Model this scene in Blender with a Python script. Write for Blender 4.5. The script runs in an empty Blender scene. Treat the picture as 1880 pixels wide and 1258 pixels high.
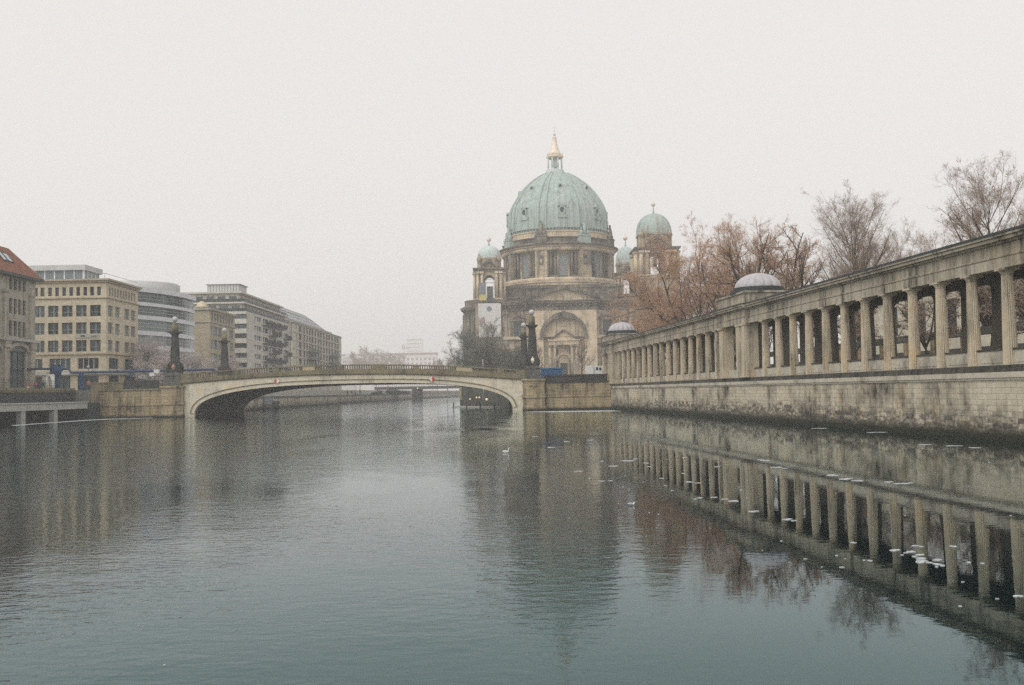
import bpy, math, random
import numpy as np
from mathutils import Vector, Matrix
R = math.radians
scene = bpy.context.scene
col = scene.collection
random.seed(7)

# ------------------------------------------------------------------ camera
F_PX, PITCH, ROLL, CAM_Z = 1828.0, math.atan(89.8 / 1828.0), 0.0195, 3.0
cp, sp_ = math.cos(PITCH), math.sin(PITCH)
FWD = Vector((0, cp, sp_)); UP0 = Vector((0, -sp_, cp)); RT0 = Vector((1, 0, 0))
cr, sr = math.cos(ROLL), math.sin(ROLL)
RT = RT0 * cr - UP0 * sr
UP = RT0 * sr + UP0 * cr
CAM = Vector((0, 0, CAM_Z))
cd = bpy.data.cameras.new("camera"); cam = bpy.data.objects.new("camera", cd); col.objects.link(cam)
cd.sensor_width = 36.0; cd.lens = F_PX / 1880.0 * 36.0
cd.clip_start = 0.1; cd.clip_end = 8000
mw = Matrix((( RT.x, UP.x, -FWD.x, CAM.x), (RT.y, UP.y, -FWD.y, CAM.y), (RT.z, UP.z, -FWD.z, CAM.z), (0, 0, 0, 1)))
cam.matrix_world = mw
scene.camera = cam

def ray(x, y):
    return FWD + RT * ((x - 940.0) / F_PX) - UP * ((y - 629.0) / F_PX)
def at(x, y, Y):                      # the point of the place at depth Y that the photo shows at x, y
    d = ray(x, y); return CAM + d * (Y / d.y)
def atz(x, y, z=0.0):                 # the point at height z
    d = ray(x, y); return CAM + d * ((z - CAM_Z) / d.z)
def atX(x, y, X):                     # the point on the plane of constant X
    d = ray(x, y); return CAM + d * (X / d.x)
def X_(x, Y, y=600): return at(x, y, Y).x
def Z_(x, y, Y): return at(x, y, Y).z

# ------------------------------------------------------------------ mesh building
class MB:
    def __init__(s, fr=None):
        s.V = []; s.F = []; s.MI = []; s.S = []; s.fr = fr; s.m = 0; s.sm = False
    def p(s, a, d, z):
        if s.fr is None: s.V.append((a, d, z))
        else:
            O, U, N = s.fr
            s.V.append((O[0] + U[0] * a + N[0] * d, O[1] + U[1] * a + N[1] * d, O[2] + z))
        return len(s.V) - 1
    def f(s, *idx):
        s.F.append(idx); s.MI.append(s.m); s.S.append(s.sm)
    def quad(s, *pts): s.f(*[s.p(*q) for q in pts])
    def box(s, x0, x1, y0, y1, z0, z1):
        i = [s.p(x, y, z) for z in (z0, z1) for x, y in ((x0, y0), (x1, y0), (x1, y1), (x0, y1))]
        for q in ((3, 2, 1, 0), (4, 5, 6, 7), (0, 1, 5, 4), (1, 2, 6, 5), (2, 3, 7, 6), (3, 0, 4, 7)): s.f(*[i[k] for k in q])
    def frust(s, x, y, z0, z1, a0, b0, a1, b1):          # tapered box about x, y (half sizes)
        i = [s.p(x + sx * a, y + sy * b, z) for z, a, b in ((z0, a0, b0), (z1, a1, b1)) for sx, sy in ((-1, -1), (1, -1), (1, 1), (-1, 1))]
        for q in ((3, 2, 1, 0), (4, 5, 6, 7), (0, 1, 5, 4), (1, 2, 6, 5), (2, 3, 7, 6), (3, 0, 4, 7)): s.f(*[i[k] for k in q])
    def lathe(s, cx, cy, prof, n=24, a0=0.0, a1=2 * math.pi, rad=None, smooth=True, cap=True):
        full = abs(a1 - a0 - 2 * math.pi) < 1e-6
        m = n if full else n + 1
        rings = []
        for r, z in prof:
            ring = []
            for k in range(m):
                t = a0 + (a1 - a0) * k / n
                rr = r * (rad(k, n, z) if rad else 1.0)
                ring.append(s.p(cx + rr * math.cos(t), cy + rr * math.sin(t), z))
            rings.append(ring)
        old = s.sm; s.sm = smooth
        for A, B in zip(rings, rings[1:]):
            for k in range(m if full else m - 1):
                k2 = (k + 1) % m
                s.f(A[k], A[k2], B[k2], B[k])
        s.sm = False
        if cap and full:
            if prof[0][0] > 1e-4: s.f(*rings[0][::-1])
            if prof[-1][0] > 1e-4: s.f(*rings[-1])
        s.sm = old
    def cyl(s, x, y, z0, z1, r0, r1=None, n=12, smooth=True):
        s.lathe(x, y, [(r0, z0), (r0 if r1 is None else r1, z1)], n, smooth=smooth)
    def ball(s, x, y, z, r, n=12, sz=1.0):
        pr = [(max(1e-5, r * math.sin(math.pi * k / 8)), z - r * sz * math.cos(math.pi * k / 8)) for k in range(9)]
        s.lathe(x, y, pr, n, cap=False)
    def prism(s, poly, d0, d1):                          # polygon (a, z) extruded along d
        A = [s.p(a, d0, z) for a, z in poly]; B = [s.p(a, d1, z) for a, z in poly]
        s.f(*A); s.f(*B[::-1]); n = len(poly)
        for k in range(n): s.f(A[k], B[k], B[(k + 1) % n], A[(k + 1) % n])
    def band(s, inner, outer, d0, d1):                   # strip between two polylines (a, z), extruded
        n = len(inner)
        Fi = [s.p(a, d1, z) for a, z in inner]; Fo = [s.p(a, d1, z) for a, z in outer]
        Bi = [s.p(a, d0, z) for a, z in inner]; Bo = [s.p(a, d0, z) for a, z in outer]
        for k in range(n - 1):
            s.f(Fi[k], Fi[k + 1], Fo[k + 1], Fo[k]); s.f(Bi[k], Bo[k], Bo[k + 1], Bi[k + 1])
            s.f(Fo[k], Fo[k + 1], Bo[k + 1], Bo[k]); s.f(Fi[k], Bi[k], Bi[k + 1], Fi[k + 1])
        s.f(Fi[0], Fo[0], Bo[0], Bi[0]); s.f(Fi[-1], Bi[-1], Bo[-1], Fo[-1])
    def slab(s, poly, z0, z1):                           # plan polygon (x, y) extruded upward
        A = [s.p(x, y, z0) for x, y in poly]; B = [s.p(x, y, z1) for x, y in poly]
        s.f(*A[::-1]); s.f(*B); n = len(poly)
        for k in range(n): s.f(A[k], A[(k + 1) % n], B[(k + 1) % n], B[k])
    def tube(s, pts, rads, n=6):
        rings = []
        for k, q in enumerate(pts):
            q = Vector(q); a = Vector(pts[max(0, k - 1)]); b = Vector(pts[min(len(pts) - 1, k + 1)])
            d = (b - a).normalized(); u = d.cross(Vector((0.31, 0.17, 0.93)) if abs(d.z) < .9 else Vector((1, 0, 0))).normalized(); w = d.cross(u)
            r = rads[k] if isinstance(rads, (list, tuple)) else rads
            rings.append([s.p(*(q + u * (r * math.cos(2 * math.pi * j / n)) + w * (r * math.sin(2 * math.pi * j / n)))) for j in range(n)])
        old = s.sm; s.sm = True
        for A, B in zip(rings, rings[1:]):
            for j in range(n): s.f(A[j], A[(j + 1) % n], B[(j + 1) % n], B[j])
        s.sm = False; s.f(*rings[0][::-1]); s.f(*rings[-1]); s.sm = old
    def facade(s, u0, u1, z0, z1, rects, d=0.0, rev=0.3):   # wall plane with real openings and reveals
        us = sorted({round(v, 3) for v in [u0, u1] + [q for r in rects for q in r[:2]] if u0 - 1e-6 <= v <= u1 + 1e-6})
        zs = sorted({round(v, 3) for v in [z0, z1] + [q for r in rects for q in r[2:4]] if z0 - 1e-6 <= v <= z1 + 1e-6})
        for a, b in zip(us, us[1:]):
            run = None
            for c, e in zip(zs, zs[1:]):
                mu, mz = (a + b) / 2, (c + e) / 2
                hole = any(r[0] < mu < r[1] and r[2] < mz < r[3] for r in rects)
                if hole:
                    if run: s.quad((a, d, run[0]), (b, d, run[0]), (b, d, run[1]), (a, d, run[1])); run = None
                else:
                    run = (run[0], e) if run else (c, e)
            if run: s.quad((a, d, run[0]), (b, d, run[0]), (b, d, run[1]), (a, d, run[1]))
        for r in rects:
            a, b, c, e = r[:4]
            s.quad((a, d, c), (a, d - rev, c), (a, d - rev, e), (a, d, e)); s.quad((b, d, c), (b, d, e), (b, d - rev, e), (b, d - rev, c))
            s.quad((a, d, c), (b, d, c), (b, d - rev, c), (a, d - rev, c)); s.quad((a, d, e), (a, d - rev, e), (b, d - rev, e), (b, d, e))

BASE = {}
def _mesh(name, V, F, MI, S, mats):
    me = bpy.data.meshes.new(name); me.from_pydata(V, [], F)
    me.polygons.foreach_set("material_index", MI); me.polygons.foreach_set("use_smooth", S)
    for m in mats: me.materials.append(m)
    me.update(); return me
def obj(mb, name, mats, parent=None, base=None, label=None):
    if not isinstance(mats, (list, tuple)): mats = [mats]
    b = BASE[parent.name] if parent else Vector(base) if base is not None else Vector((0, 0, 0))
    V = [(x - b.x, y - b.y, z - b.z) for x, y, z in mb.V]
    o = bpy.data.objects.new(name, _mesh(name, V, mb.F, mb.MI, mb.S, mats)); col.objects.link(o)
    if parent: o.parent = parent
    else: o.location = b
    BASE[o.name] = b
    if label: o["label"] = label
    return o
def fast_obj(name, V, F4, mats, MI=None, parent=None, smooth=False):
    """V (n,3), F4 (m,4) numpy arrays, in coordinates local to the parent."""
    me = bpy.data.meshes.new(name); n, m = len(V), len(F4)
    me.vertices.add(n); me.vertices.foreach_set("co", np.ascontiguousarray(V, dtype=np.float32).ravel())
    me.loops.add(4 * m); me.loops.foreach_set("vertex_index", np.ascontiguousarray(F4, dtype=np.int32).ravel())
    me.polygons.add(m); me.polygons.foreach_set("loop_start", np.arange(0, 4 * m, 4, dtype=np.int32))
    me.polygons.foreach_set("loop_total", np.full(m, 4, dtype=np.int32))
    for q in mats: me.materials.append(q)
    if MI is not None: me.polygons.foreach_set("material_index", np.ascontiguousarray(MI, dtype=np.int32))
    me.polygons.foreach_set("use_smooth", np.full(m, smooth, dtype=bool))
    me.update(calc_edges=True)
    o = bpy.data.objects.new(name, me); col.objects.link(o)
    if parent: o.parent = parent; BASE[o.name] = BASE[parent.name]
    return o
def tag(o, label=None, cat=None, group=None, kind=None):
    if label: o["label"] = label
    if cat: o["category"] = cat
    if group: o["group"] = group
    if kind: o["kind"] = kind
    return o
def thing(name, label, cat, base, group=None):
    o = bpy.data.objects.new(name, None); col.objects.link(o); o.empty_display_size = 0.5
    o.location = Vector(base); BASE[o.name] = Vector(base)
    return tag(o, label, cat, group, "thing")
def struct(mb, name, mat):
    return tag(obj(mb, name, mat), kind="structure")
def kids(o): return list(o.children)
def copy_tree(o, parent=None):
    c = o.copy(); col.objects.link(c)
    if parent: c.parent = parent
    for ch in kids(o): copy_tree(ch, c)
    return c

# ------------------------------------------------------------------ materials
class NT:
    def __init__(s, name):
        s.mat = bpy.data.materials.new(name); s.mat.use_nodes = True; s.t = s.mat.node_tree; s.t.nodes.clear()
        s.out = s.t.nodes.new("ShaderNodeOutputMaterial"); s.b = s.n("ShaderNodeBsdfPrincipled"); s.l(s.b.outputs[0], s.out.inputs[0])
    def n(s, typ, **kw):
        x = s.t.nodes.new(typ)
        for k, v in kw.items(): setattr(x, k, v)
        return x
    def l(s, a, b): s.t.links.new(a, b)
    def val(s, sock, v):
        if hasattr(v, "is_output"): s.l(v, sock)
        else: sock.default_value = v
    def noise(s, vec, scale, detail=4, rough=.6, dist=0.0):
        x = s.n("ShaderNodeTexNoise"); s.l(vec, x.inputs["Vector"]); x.inputs["Scale"].default_value = scale
        x.inputs["Detail"].default_value = detail; x.inputs["Roughness"].default_value = rough; x.inputs["Distortion"].default_value = dist
        return x.outputs["Fac"]
    def scale(s, vec, sc):
        x = s.n("ShaderNodeMapping"); s.l(vec, x.inputs["Vector"]); x.inputs["Scale"].default_value = sc; return x.outputs[0]
    def ramp(s, fac, lo, hi):
        x = s.n("ShaderNodeMapRange"); s.val(x.inputs["Value"], fac); s.val(x.inputs["From Min"], lo); s.val(x.inputs["From Max"], hi); return x.outputs[0]
    def mix(s, fac, a, b, mode="MIX"):
        x = s.n("ShaderNodeMix", data_type="RGBA", blend_type=mode); s.val(x.inputs[0], fac)
        s.val(x.inputs[6], a if hasattr(a, "is_output") else (*a, 1)); s.val(x.inputs[7], b if hasattr(b, "is_output") else (*b, 1)); return x.outputs[2]
    def math(s, op, a, b=0.0, c=None):
        x = s.n("ShaderNodeMath", operation=op); s.val(x.inputs[0], a); s.val(x.inputs[1], b)
        if c is not None: s.val(x.inputs[2], c)
        return x.outputs[0]
    def bump(s, h, strength=.3, dist=.1):
        x = s.n("ShaderNodeBump"); x.inputs["Strength"].default_value = strength; x.inputs["Distance"].default_value = dist; s.l(h, x.inputs["Height"])
        s.l(x.outputs[0], s.b.inputs["Normal"])
    def pos(s): return s.n("ShaderNodeNewGeometry").outputs["Position"]
    def fin(s, color, rough=.85, spec=.3, metal=0.0):
        s.val(s.b.inputs["Base Color"], color if hasattr(color, "is_output") else (*color, 1)); s.val(s.b.inputs["Roughness"], rough)
        s.b.inputs["Specular IOR Level"].default_value = spec; s.b.inputs["Metallic"].default_value = metal
        return s.mat

def plain(name, c, rough=.7, var=.25, scale=2.0, spec=.3, metal=0.0):
    t = NT(name); P = t.pos()
    n = t.noise(P, scale, 5); n2 = t.noise(P, scale * 6, 3)
    f = t.math("ADD", t.math("MULTIPLY", n, .7), t.math("MULTIPLY", n2, .3))
    c2 = tuple(v * (1 - var * 1.6) for v in c); c1 = tuple(min(1, v * (1 + var * .7)) for v in c)
    return t.fin(t.mix(t.ramp(f, .3, .7), c2, c1), rough, spec, metal)

def stone(name, c, dark, soot=.45, block=None, streak=.5, wet=None, ochre=.0, scale=1.0, bump=.4, blockdark=0.0, rough=.9, mortar=.55, bvar=.38):
    """Weathered stone: tone patches, soot, rain streaks, courses of blocks, tide line."""
    t = NT(name); P = t.pos()
    n1 = t.noise(P, .22 * scale, 5, .65); n2 = t.noise(P, 1.7 * scale, 5, .7); n3 = t.noise(P, 11 * scale, 3, .6)
    col_ = t.mix(t.ramp(n2, .3, .7), tuple(v * .78 for v in c), tuple(min(1, v * 1.12) for v in c))
    if ochre > 0:
        n5 = t.noise(t.scale(P, (1, 1, .7)), .55 * scale, 3, .5)
        col_ = t.mix(t.math("MULTIPLY", t.ramp(n5, .55, .75), ochre), col_, (c[0] * 1.05, c[1] * .78, c[2] * .42))
    h = n3
    if block:
        sx = t.n("ShaderNodeSeparateXYZ"); t.l(P, sx.inputs[0])
        cx = t.n("ShaderNodeCombineXYZ"); t.l(t.math("ADD", sx.outputs[0], sx.outputs[1]), cx.inputs[0]); t.l(sx.outputs[2], cx.inputs[1])
        br = t.n("ShaderNodeTexBrick"); t.l(cx.outputs[0], br.inputs["Vector"]); br.inputs["Scale"].default_value = 1.0
        br.inputs["Brick Width"].default_value = block[0]; br.inputs["Row Height"].default_value = block[1]
        br.inputs["Mortar Size"].default_value = .018 if block[1] < .7 else .03; br.inputs["Color1"].default_value = (0, 0, 0, 1); br.inputs["Color2"].default_value = (1, 1, 1, 1); br.inputs["Mortar"].default_value = (.5, .5, .5, 1)
        bw = t.n("ShaderNodeRGBToBW"); t.l(br.outputs["Color"], bw.inputs[0])
        col_ = t.mix(t.math("MULTIPLY", bw.outputs[0], bvar), col_, tuple(v * .5 for v in c))
        if blockdark > 0:
            zz = t.math("ADD", sx.outputs[2], t.math("MULTIPLY", t.math("SUBTRACT", n1, .5), 2.4))
            band = t.math("MULTIPLY", t.ramp(zz, .15, .7), t.ramp(zz, 1.75, 1.15))
            pick = t.math("MULTIPLY", t.ramp(t.math("ADD", t.math("MULTIPLY", bw.outputs[0], .55), t.math("ADD", t.math("MULTIPLY", n2, .7), t.math("MULTIPLY", n3, .35))), .72, 1.05), band)
            col_ = t.mix(t.math("MULTIPLY", pick, blockdark), col_, dark)
            mot = t.math("ADD", t.math("MULTIPLY", t.noise(t.scale(P, (1, 1, 2.2)), 2.3, 6, .72), 1.0), t.math("MULTIPLY", t.math("SUBTRACT", 1.25, zz), .16))
            col_ = t.mix(t.math("MULTIPLY", t.ramp(mot, .47, .66), .82), col_, dark)
        col_ = t.mix(t.math("MULTIPLY", br.outputs["Fac"], mortar), col_, tuple(v * .35 for v in c))
        h = t.math("SUBTRACT", t.math("MULTIPLY", n3, .5), br.outputs["Fac"])
    st = t.noise(t.scale(P, (1.3 * scale, 1.3 * scale, .12 * scale)), 1.0, 5, .7)
    g = t.math("ADD", t.math("MULTIPLY", n1, 1 - streak), t.math("MULTIPLY", st, streak))
    g = t.math("ADD", g, t.math("MULTIPLY", t.math("SUBTRACT", n2, .5), .25))
    col_ = t.mix(t.ramp(g, .62 - soot * .3, .80 - soot * .3), col_, dark)
    if wet is not None:
        sz = t.n("ShaderNodeSeparateXYZ"); t.l(P, sz.inputs[0])
        zz = t.math("ADD", sz.outputs[2], t.math("MULTIPLY", t.math("SUBTRACT", n2, .5), .5))
        col_ = t.mix(t.ramp(zz, wet, wet * .35), col_, (.028, .03, .02))
    t.bump(h, bump, .06)
    return t.fin(col_, rough, .2)

SAND = (.47, .40, .29)
m_cath = stone("cathedral sandstone", (.58, .485, .345), (.095, .086, .068), soot=.64, block=(2.2, .9), ochre=.45, scale=.75, bump=.6, mortar=.6)
m_soot_shade = stone("soot and shade dark sandstone", (.14, .125, .10), (.04, .037, .032), soot=.6, scale=.9, bump=.5)  # soot, plus shade of recesses and colonnade ceiling put into the colour
m_cath_d = stone("sooty sandstone", (.28, .245, .19), (.055, .05, .042), soot=.72, scale=1.0, ochre=.2, bump=.5)
m_cath_l = stone("pale sandstone trim", (.72, .60, .43), (.17, .15, .115), soot=.46, scale=.9, block=(1.8, .8), mortar=.3, ochre=.4, bump=.4)
m_colon = stone("colonnade sandstone", (.50, .445, .345), (.07, .064, .052), soot=.52, scale=1.2, ochre=.35, streak=.65, block=(2.6, .62), mortar=.12, bump=.25)
m_column_b = stone("shade darkened column stone", (.14, .126, .10), (.045, .041, .034), soot=.5, scale=1.3, ochre=.2, streak=.7, bump=.25)  # rear columns: shade of the roof and front row put into colour
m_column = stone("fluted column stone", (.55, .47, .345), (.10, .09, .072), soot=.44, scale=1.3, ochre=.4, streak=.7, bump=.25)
m_plinth = stone("black damp plinth", (.10, .094, .08), (.022, .022, .02), soot=.62, scale=2)
m_ledge = stone("pale ledge stone", (.52, .475, .385), (.14, .125, .1), soot=.38, scale=1.6, streak=.2)
m_quay = stone("quay wall stone", (.62, .55, .42), (.055, .05, .042), soot=.52, scale=1.1, ochre=.5, streak=.3, block=(.8, .3), wet=.75, blockdark=.85, bump=.6, mortar=.42, bvar=.24)
m_abut = stone("abutment stone", (.46, .37, .225), (.05, .045, .035), soot=.54, scale=1.0, ochre=.45, block=(1.5, .47), wet=.45, bump=.5, mortar=.6)
m_bridge = stone("bridge stone", (.70, .635, .50), (.24, .21, .16), soot=.36, scale=1.1, ochre=.35, streak=.45, bump=.25, block=(2.4, .7), mortar=.14, bvar=.1)
m_parap = stone("mossy parapet stone", (.235, .205, .13), (.07, .066, .045), soot=.5, scale=1.2, ochre=.35, bump=.4)
m_parap_l = stone("renewed parapet stone", (.46, .38, .25), (.2, .17, .12), soot=.3, scale=1.2, ochre=.5, bump=.3)
m_dark = stone("blackened granite", (.05, .05, .046), (.018, .018, .017), soot=.5, scale=1.5, rough=.7)
m_dark2 = stone("lamp base stone", (.115, .115, .098), (.04, .04, .036), soot=.5, scale=1.6, rough=.8)
m_soffit = stone("arch soffit", (.06, .058, .052), (.025, .025, .022), soot=.5)  # near black: shade under the arch put into the colour
m_copper = stone("green copper", (.39, .468, .43), (.19, .235, .215), soot=.40, scale=.6, streak=.85, bump=.15, rough=.75)  # paled, part of the haze over the dome is in this colour
m_copper_p = stone("haze pale copper", (.55, .61, .595), (.38, .44, .43), soot=.3, scale=.6, streak=.7, bump=.15)  # lantern and small domes paled, haze fade put into the copper
m_gold = plain("gilded metal", (.80, .70, .56), .5, .15, 1.0, .4, .1)  # gold paled for the spire, haze put into the colour
m_lead = stone("ribbed zinc", (.47, .45, .47), (.25, .25, .27), soot=.3, scale=1.5, streak=.6, rough=.7)
m_slate = plain("dark roof sheet", (.035, .042, .045), .5, .3, 1.0)
m_beige = stone("beige limestone", (.66, .58, .43), (.36, .31, .22), soot=.25, scale=.8, block=(1.2, .5), ochre=.25, mortar=.12, bump=.1)
m_beige2 = stone("tan limestone", (.50, .43, .31), (.28, .235, .165), soot=.3, scale=.8, block=(1.2, .6), ochre=.1, mortar=.3, bump=.1)
m_cream = stone("cream facade stone", (.70, .65, .52), (.44, .40, .32), soot=.25, scale=.7, block=(1.4, .7), mortar=.15, bump=.1)
m_grey = stone("grey facade stone", (.66, .635, .555), (.42, .40, .35), soot=.25, scale=.7, block=(1.4, .7), mortar=.15, bump=.1)
m_oldst = stone("old grey facade stone", (.48, .44, .36), (.14, .128, .105), soot=.42, scale=.8, block=(1.6, .6), mortar=.2, bump=.2)
m_white = plain("white panels", (.74, .75, .77), .6, .1, .5)
m_zinc = plain("light zinc roof", (.52, .52, .505), .5, .12, .4)
m_frame = plain("dark window frame", (.04, .05, .05), .5, .2, 2)
m_wframe = plain("pale window frame", (.42, .44, .42), .5, .15, 2)
m_asph = plain("asphalt", (.055, .054, .052), .9, .3, .5)
m_pave = stone("pale paving", (.25, .235, .2), (.12, .11, .1), soot=.4, scale=.6, block=(1, 1), mortar=.3)
m_conc = stone("pale concrete", (.46, .45, .405), (.15, .15, .135), soot=.35, scale=1.2, streak=.5, bump=.2)
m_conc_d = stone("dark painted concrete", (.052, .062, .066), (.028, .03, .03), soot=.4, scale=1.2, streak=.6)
m_void = plain("shade black wall", (.02, .02, .02), .9, .2)  # black for the shade under the landing deck, put into the colour
m_blue = plain("blue painted steel", (.02, .06, .15), .45, .15, 1.5)
m_blue2 = plain("blue tarpaulin", (.03, .12, .28), .6, .2, 1.5)
m_wpaint = plain("white painted metal", (.74, .75, .72), .5, .1, 1.5)
m_red = plain("signal red paint", (.55, .045, .045), .5, .1, 3)
m_yellow = plain("yellow sheeting", (.58, .48, .17), .6, .15, 1)
m_banner = plain("white banner cloth", (.66, .63, .62), .8, .06, .4)
m_bluegrey = plain("faded blue grey print", (.22, .27, .31), .8, .2, 1)
m_redpr = plain("faded red print", (.46, .26, .20), .8, .2, 1)
m_scaff = plain("grey scaffold netting", (.22, .235, .25), .9, .15, 1)
m_steel = plain("galvanised steel", (.25, .26, .26), .5, .2, 3, .5, .4)
m_iron = plain("dark iron", (.04, .045, .045), .6, .2, 3)
m_orange = plain("orange plastic", (.62, .16, .05), .5, .15, 3)
m_tile = None
def _tile():
    t = NT("red roof tiles"); P = t.pos(); sx = t.n("ShaderNodeSeparateXYZ"); t.l(P, sx.inputs[0])
    cx = t.n("ShaderNodeCombineXYZ"); t.l(t.math("ADD", sx.outputs[0], sx.outputs[1]), cx.inputs[0]); t.l(sx.outputs[2], cx.inputs[1])
    br = t.n("ShaderNodeTexBrick"); t.l(cx.outputs[0], br.inputs["Vector"]); br.inputs["Scale"].default_value = 1
    br.inputs["Brick Width"].default_value = .3; br.inputs["Row Height"].default_value = .22; br.inputs["Mortar Size"].default_value = .02
    br.inputs["Color1"].default_value = (.33, .115, .055, 1); br.inputs["Color2"].default_value = (.22, .075, .04, 1); br.inputs["Mortar"].default_value = (.09, .035, .02, 1)
    c = t.mix(t.ramp(t.noise(P, .9, 5), .45, .75), br.outputs["Color"], (.16, .075, .045)); t.bump(br.outputs["Fac"], .3, .03)
    return t.fin(c, .8)
m_tile = _tile()
def glass(name, c1, c2, rough=.08, bias=.5):
    t = NT(name); P = t.pos(); oi = t.n("ShaderNodeObjectInfo")
    n = t.noise(t.scale(P, (.9, .9, .5)), 1.0, 2, .5)
    f = t.ramp(t.math("ADD", t.math("MULTIPLY", oi.outputs["Random"], .6), t.math("MULTIPLY", n, .4)), bias - .15, bias + .2)
    return t.fin(t.mix(f, c1, c2), rough, .5)
m_glass = glass("window glass", (.010, .018, .024), (.085, .115, .125), .1, .45)
m_glass_l = glass("curtained window glass", (.06, .08, .085), (.19, .215, .215), .15, .35)
m_glass_g = glass("greenish office glass", (.05, .085, .088), (.15, .195, .195), .1, .4)
m_glass_roof = glass("roof glazing", (.42, .46, .49), (.58, .62, .64), .25, .4)
m_pale = plain("pale ochre paint", (.42, .37, .22), .7, .2, 1)
m_pink = stone("pinkish render", (.74, .66, .63), (.56, .49, .47), soot=.25)  # lightened towards the sky, haze fade put into the colour
m_globe = None
def _globe():
    t = NT("opal lamp globe"); return t.fin((.50, .50, .49), .35, .4)
m_globe = _globe()
def _lit(name, c, s):
    t = NT(name); t.b.inputs["Emission Color"].default_value = (*c, 1); t.b.inputs["Emission Strength"].default_value = s
    return t.fin(c, .4)
m_lit = _lit("lit lamp glass", (1.0, .76, .45), .45)
def bark(name, c, frost=0.0):
    t = NT(name); P = t.pos(); n = t.noise(P, 4, 4)
    return t.fin(t.mix(t.ramp(n, .35, .7), tuple(v * .6 for v in c), c), .9, .15)
m_bark = bark("dark bark", (.075, .062, .05))
m_bark_f = bark("frosted bark", (.30, .26, .25))
m_twig = bark("brown twigs", (.46, .36, .28))
m_twig_o = bark("orange twigs", (.62, .40, .26))
m_twig_f = bark("frosted twigs", (.80, .71, .68))
m_twig_g = bark("grey green twigs", (.34, .345, .29))
m_leaf_o = bark("withered orange leaves", (.74, .47, .28))
m_leaf_b = bark("withered brown leaves", (.42, .28, .17))
m_leaf_g = bark("dull olive leaves", (.24, .25, .19))
m_leaf_f = bark("frosted leaves", (.82, .73, .70))
m_shrub = bark("dark evergreen leaves", (.035, .045, .03))
def _ice():
    t = NT("frosted ice"); P = t.pos(); n = t.noise(P, 9, 4, .7)
    return t.fin(t.mix(t.ramp(n, .3, .7), (.30, .33, .345), (.62, .645, .65)), .4, .5)
m_ice = _ice()
m_snow = plain("thin snow crust", (.66, .67, .67), .8, .15, .6)
# ------------------------------------------------------------------ sky, sun, exposure
world = bpy.data.worlds.new("World"); scene.world = world; world.use_nodes = True
wt = world.node_tree; bg = wt.nodes["Background"]
sky = wt.nodes.new("ShaderNodeTexSky"); sky.sky_type = 'NISHITA'; sky.sun_disc = False
SUN_EL, SUN_AZ = R(44), R(220)
sky.sun_elevation = SUN_EL; sky.sun_rotation = SUN_AZ; sky.air_density = 1.0; sky.dust_density = 6.0; sky.ozone_density = 1.0
hs = wt.nodes.new("ShaderNodeHueSaturation"); hs.inputs["Saturation"].default_value = 0.05
mx = wt.nodes.new("ShaderNodeMix"); mx.data_type = "RGBA"; mx.inputs[0].default_value = 0.82
mx.inputs[7].default_value = (7.98, 7.75, 7.60, 1)          # the even grey of the cloud deck
wt.links.new(sky.outputs[0], hs.inputs["Color"]); wt.links.new(hs.outputs[0], mx.inputs[6]); wt.links.new(mx.outputs[2], bg.inputs["Color"])
bg.inputs["Strength"].default_value = 0.122
sd = bpy.data.lights.new("sun", "SUN"); sd.energy = 1.5; sd.angle = R(75); sd.color = (1.0, .965, .92)
sun = bpy.data.objects.new("sun", sd); col.objects.link(sun)
sdir = Vector((math.sin(SUN_AZ) * math.cos(SUN_EL), math.cos(SUN_AZ) * math.cos(SUN_EL), math.sin(SUN_EL)))
sun.rotation_euler = sdir.to_track_quat('Z', 'Y').to_euler()
scene.view_settings.view_transform = 'Standard'; scene.view_settings.look = 'None'; scene.view_settings.gamma = 1.0
scene.view_settings.exposure = 0.0
scene.cycles.max_bounces = 10; scene.cycles.diffuse_bounces = 3; scene.cycles.glossy_bounces = 4; scene.cycles.volume_bounces = 3
scene.cycles.transparent_max_bounces = 8
scene.cycles.use_denoising = False
scene.cycles.use_adaptive_sampling = False
scene.cycles.sample_clamp_indirect = 6

# ------------------------------------------------------------------ haze (one closed box of even air)
HAZE = 0.00066
def m_haze():
    m = bpy.data.materials.new("winter haze"); m.use_nodes = True; t = m.node_tree; t.nodes.clear()
    o = t.nodes.new("ShaderNodeOutputMaterial"); v = t.nodes.new("ShaderNodeVolumePrincipled")
    v.inputs["Color"].default_value = (.985, .98, .975, 1); v.inputs["Density"].default_value = HAZE; v.inputs["Anisotropy"].default_value = 0.0
    t.links.new(v.outputs[0], o.inputs["Volume"]); return m
mb = MB(); mb.box(-1700, 1700, -260, 2700, -1.6, 116)
hz = obj(mb, "haze", m_haze()); tag(hz, kind="stuff")

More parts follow.
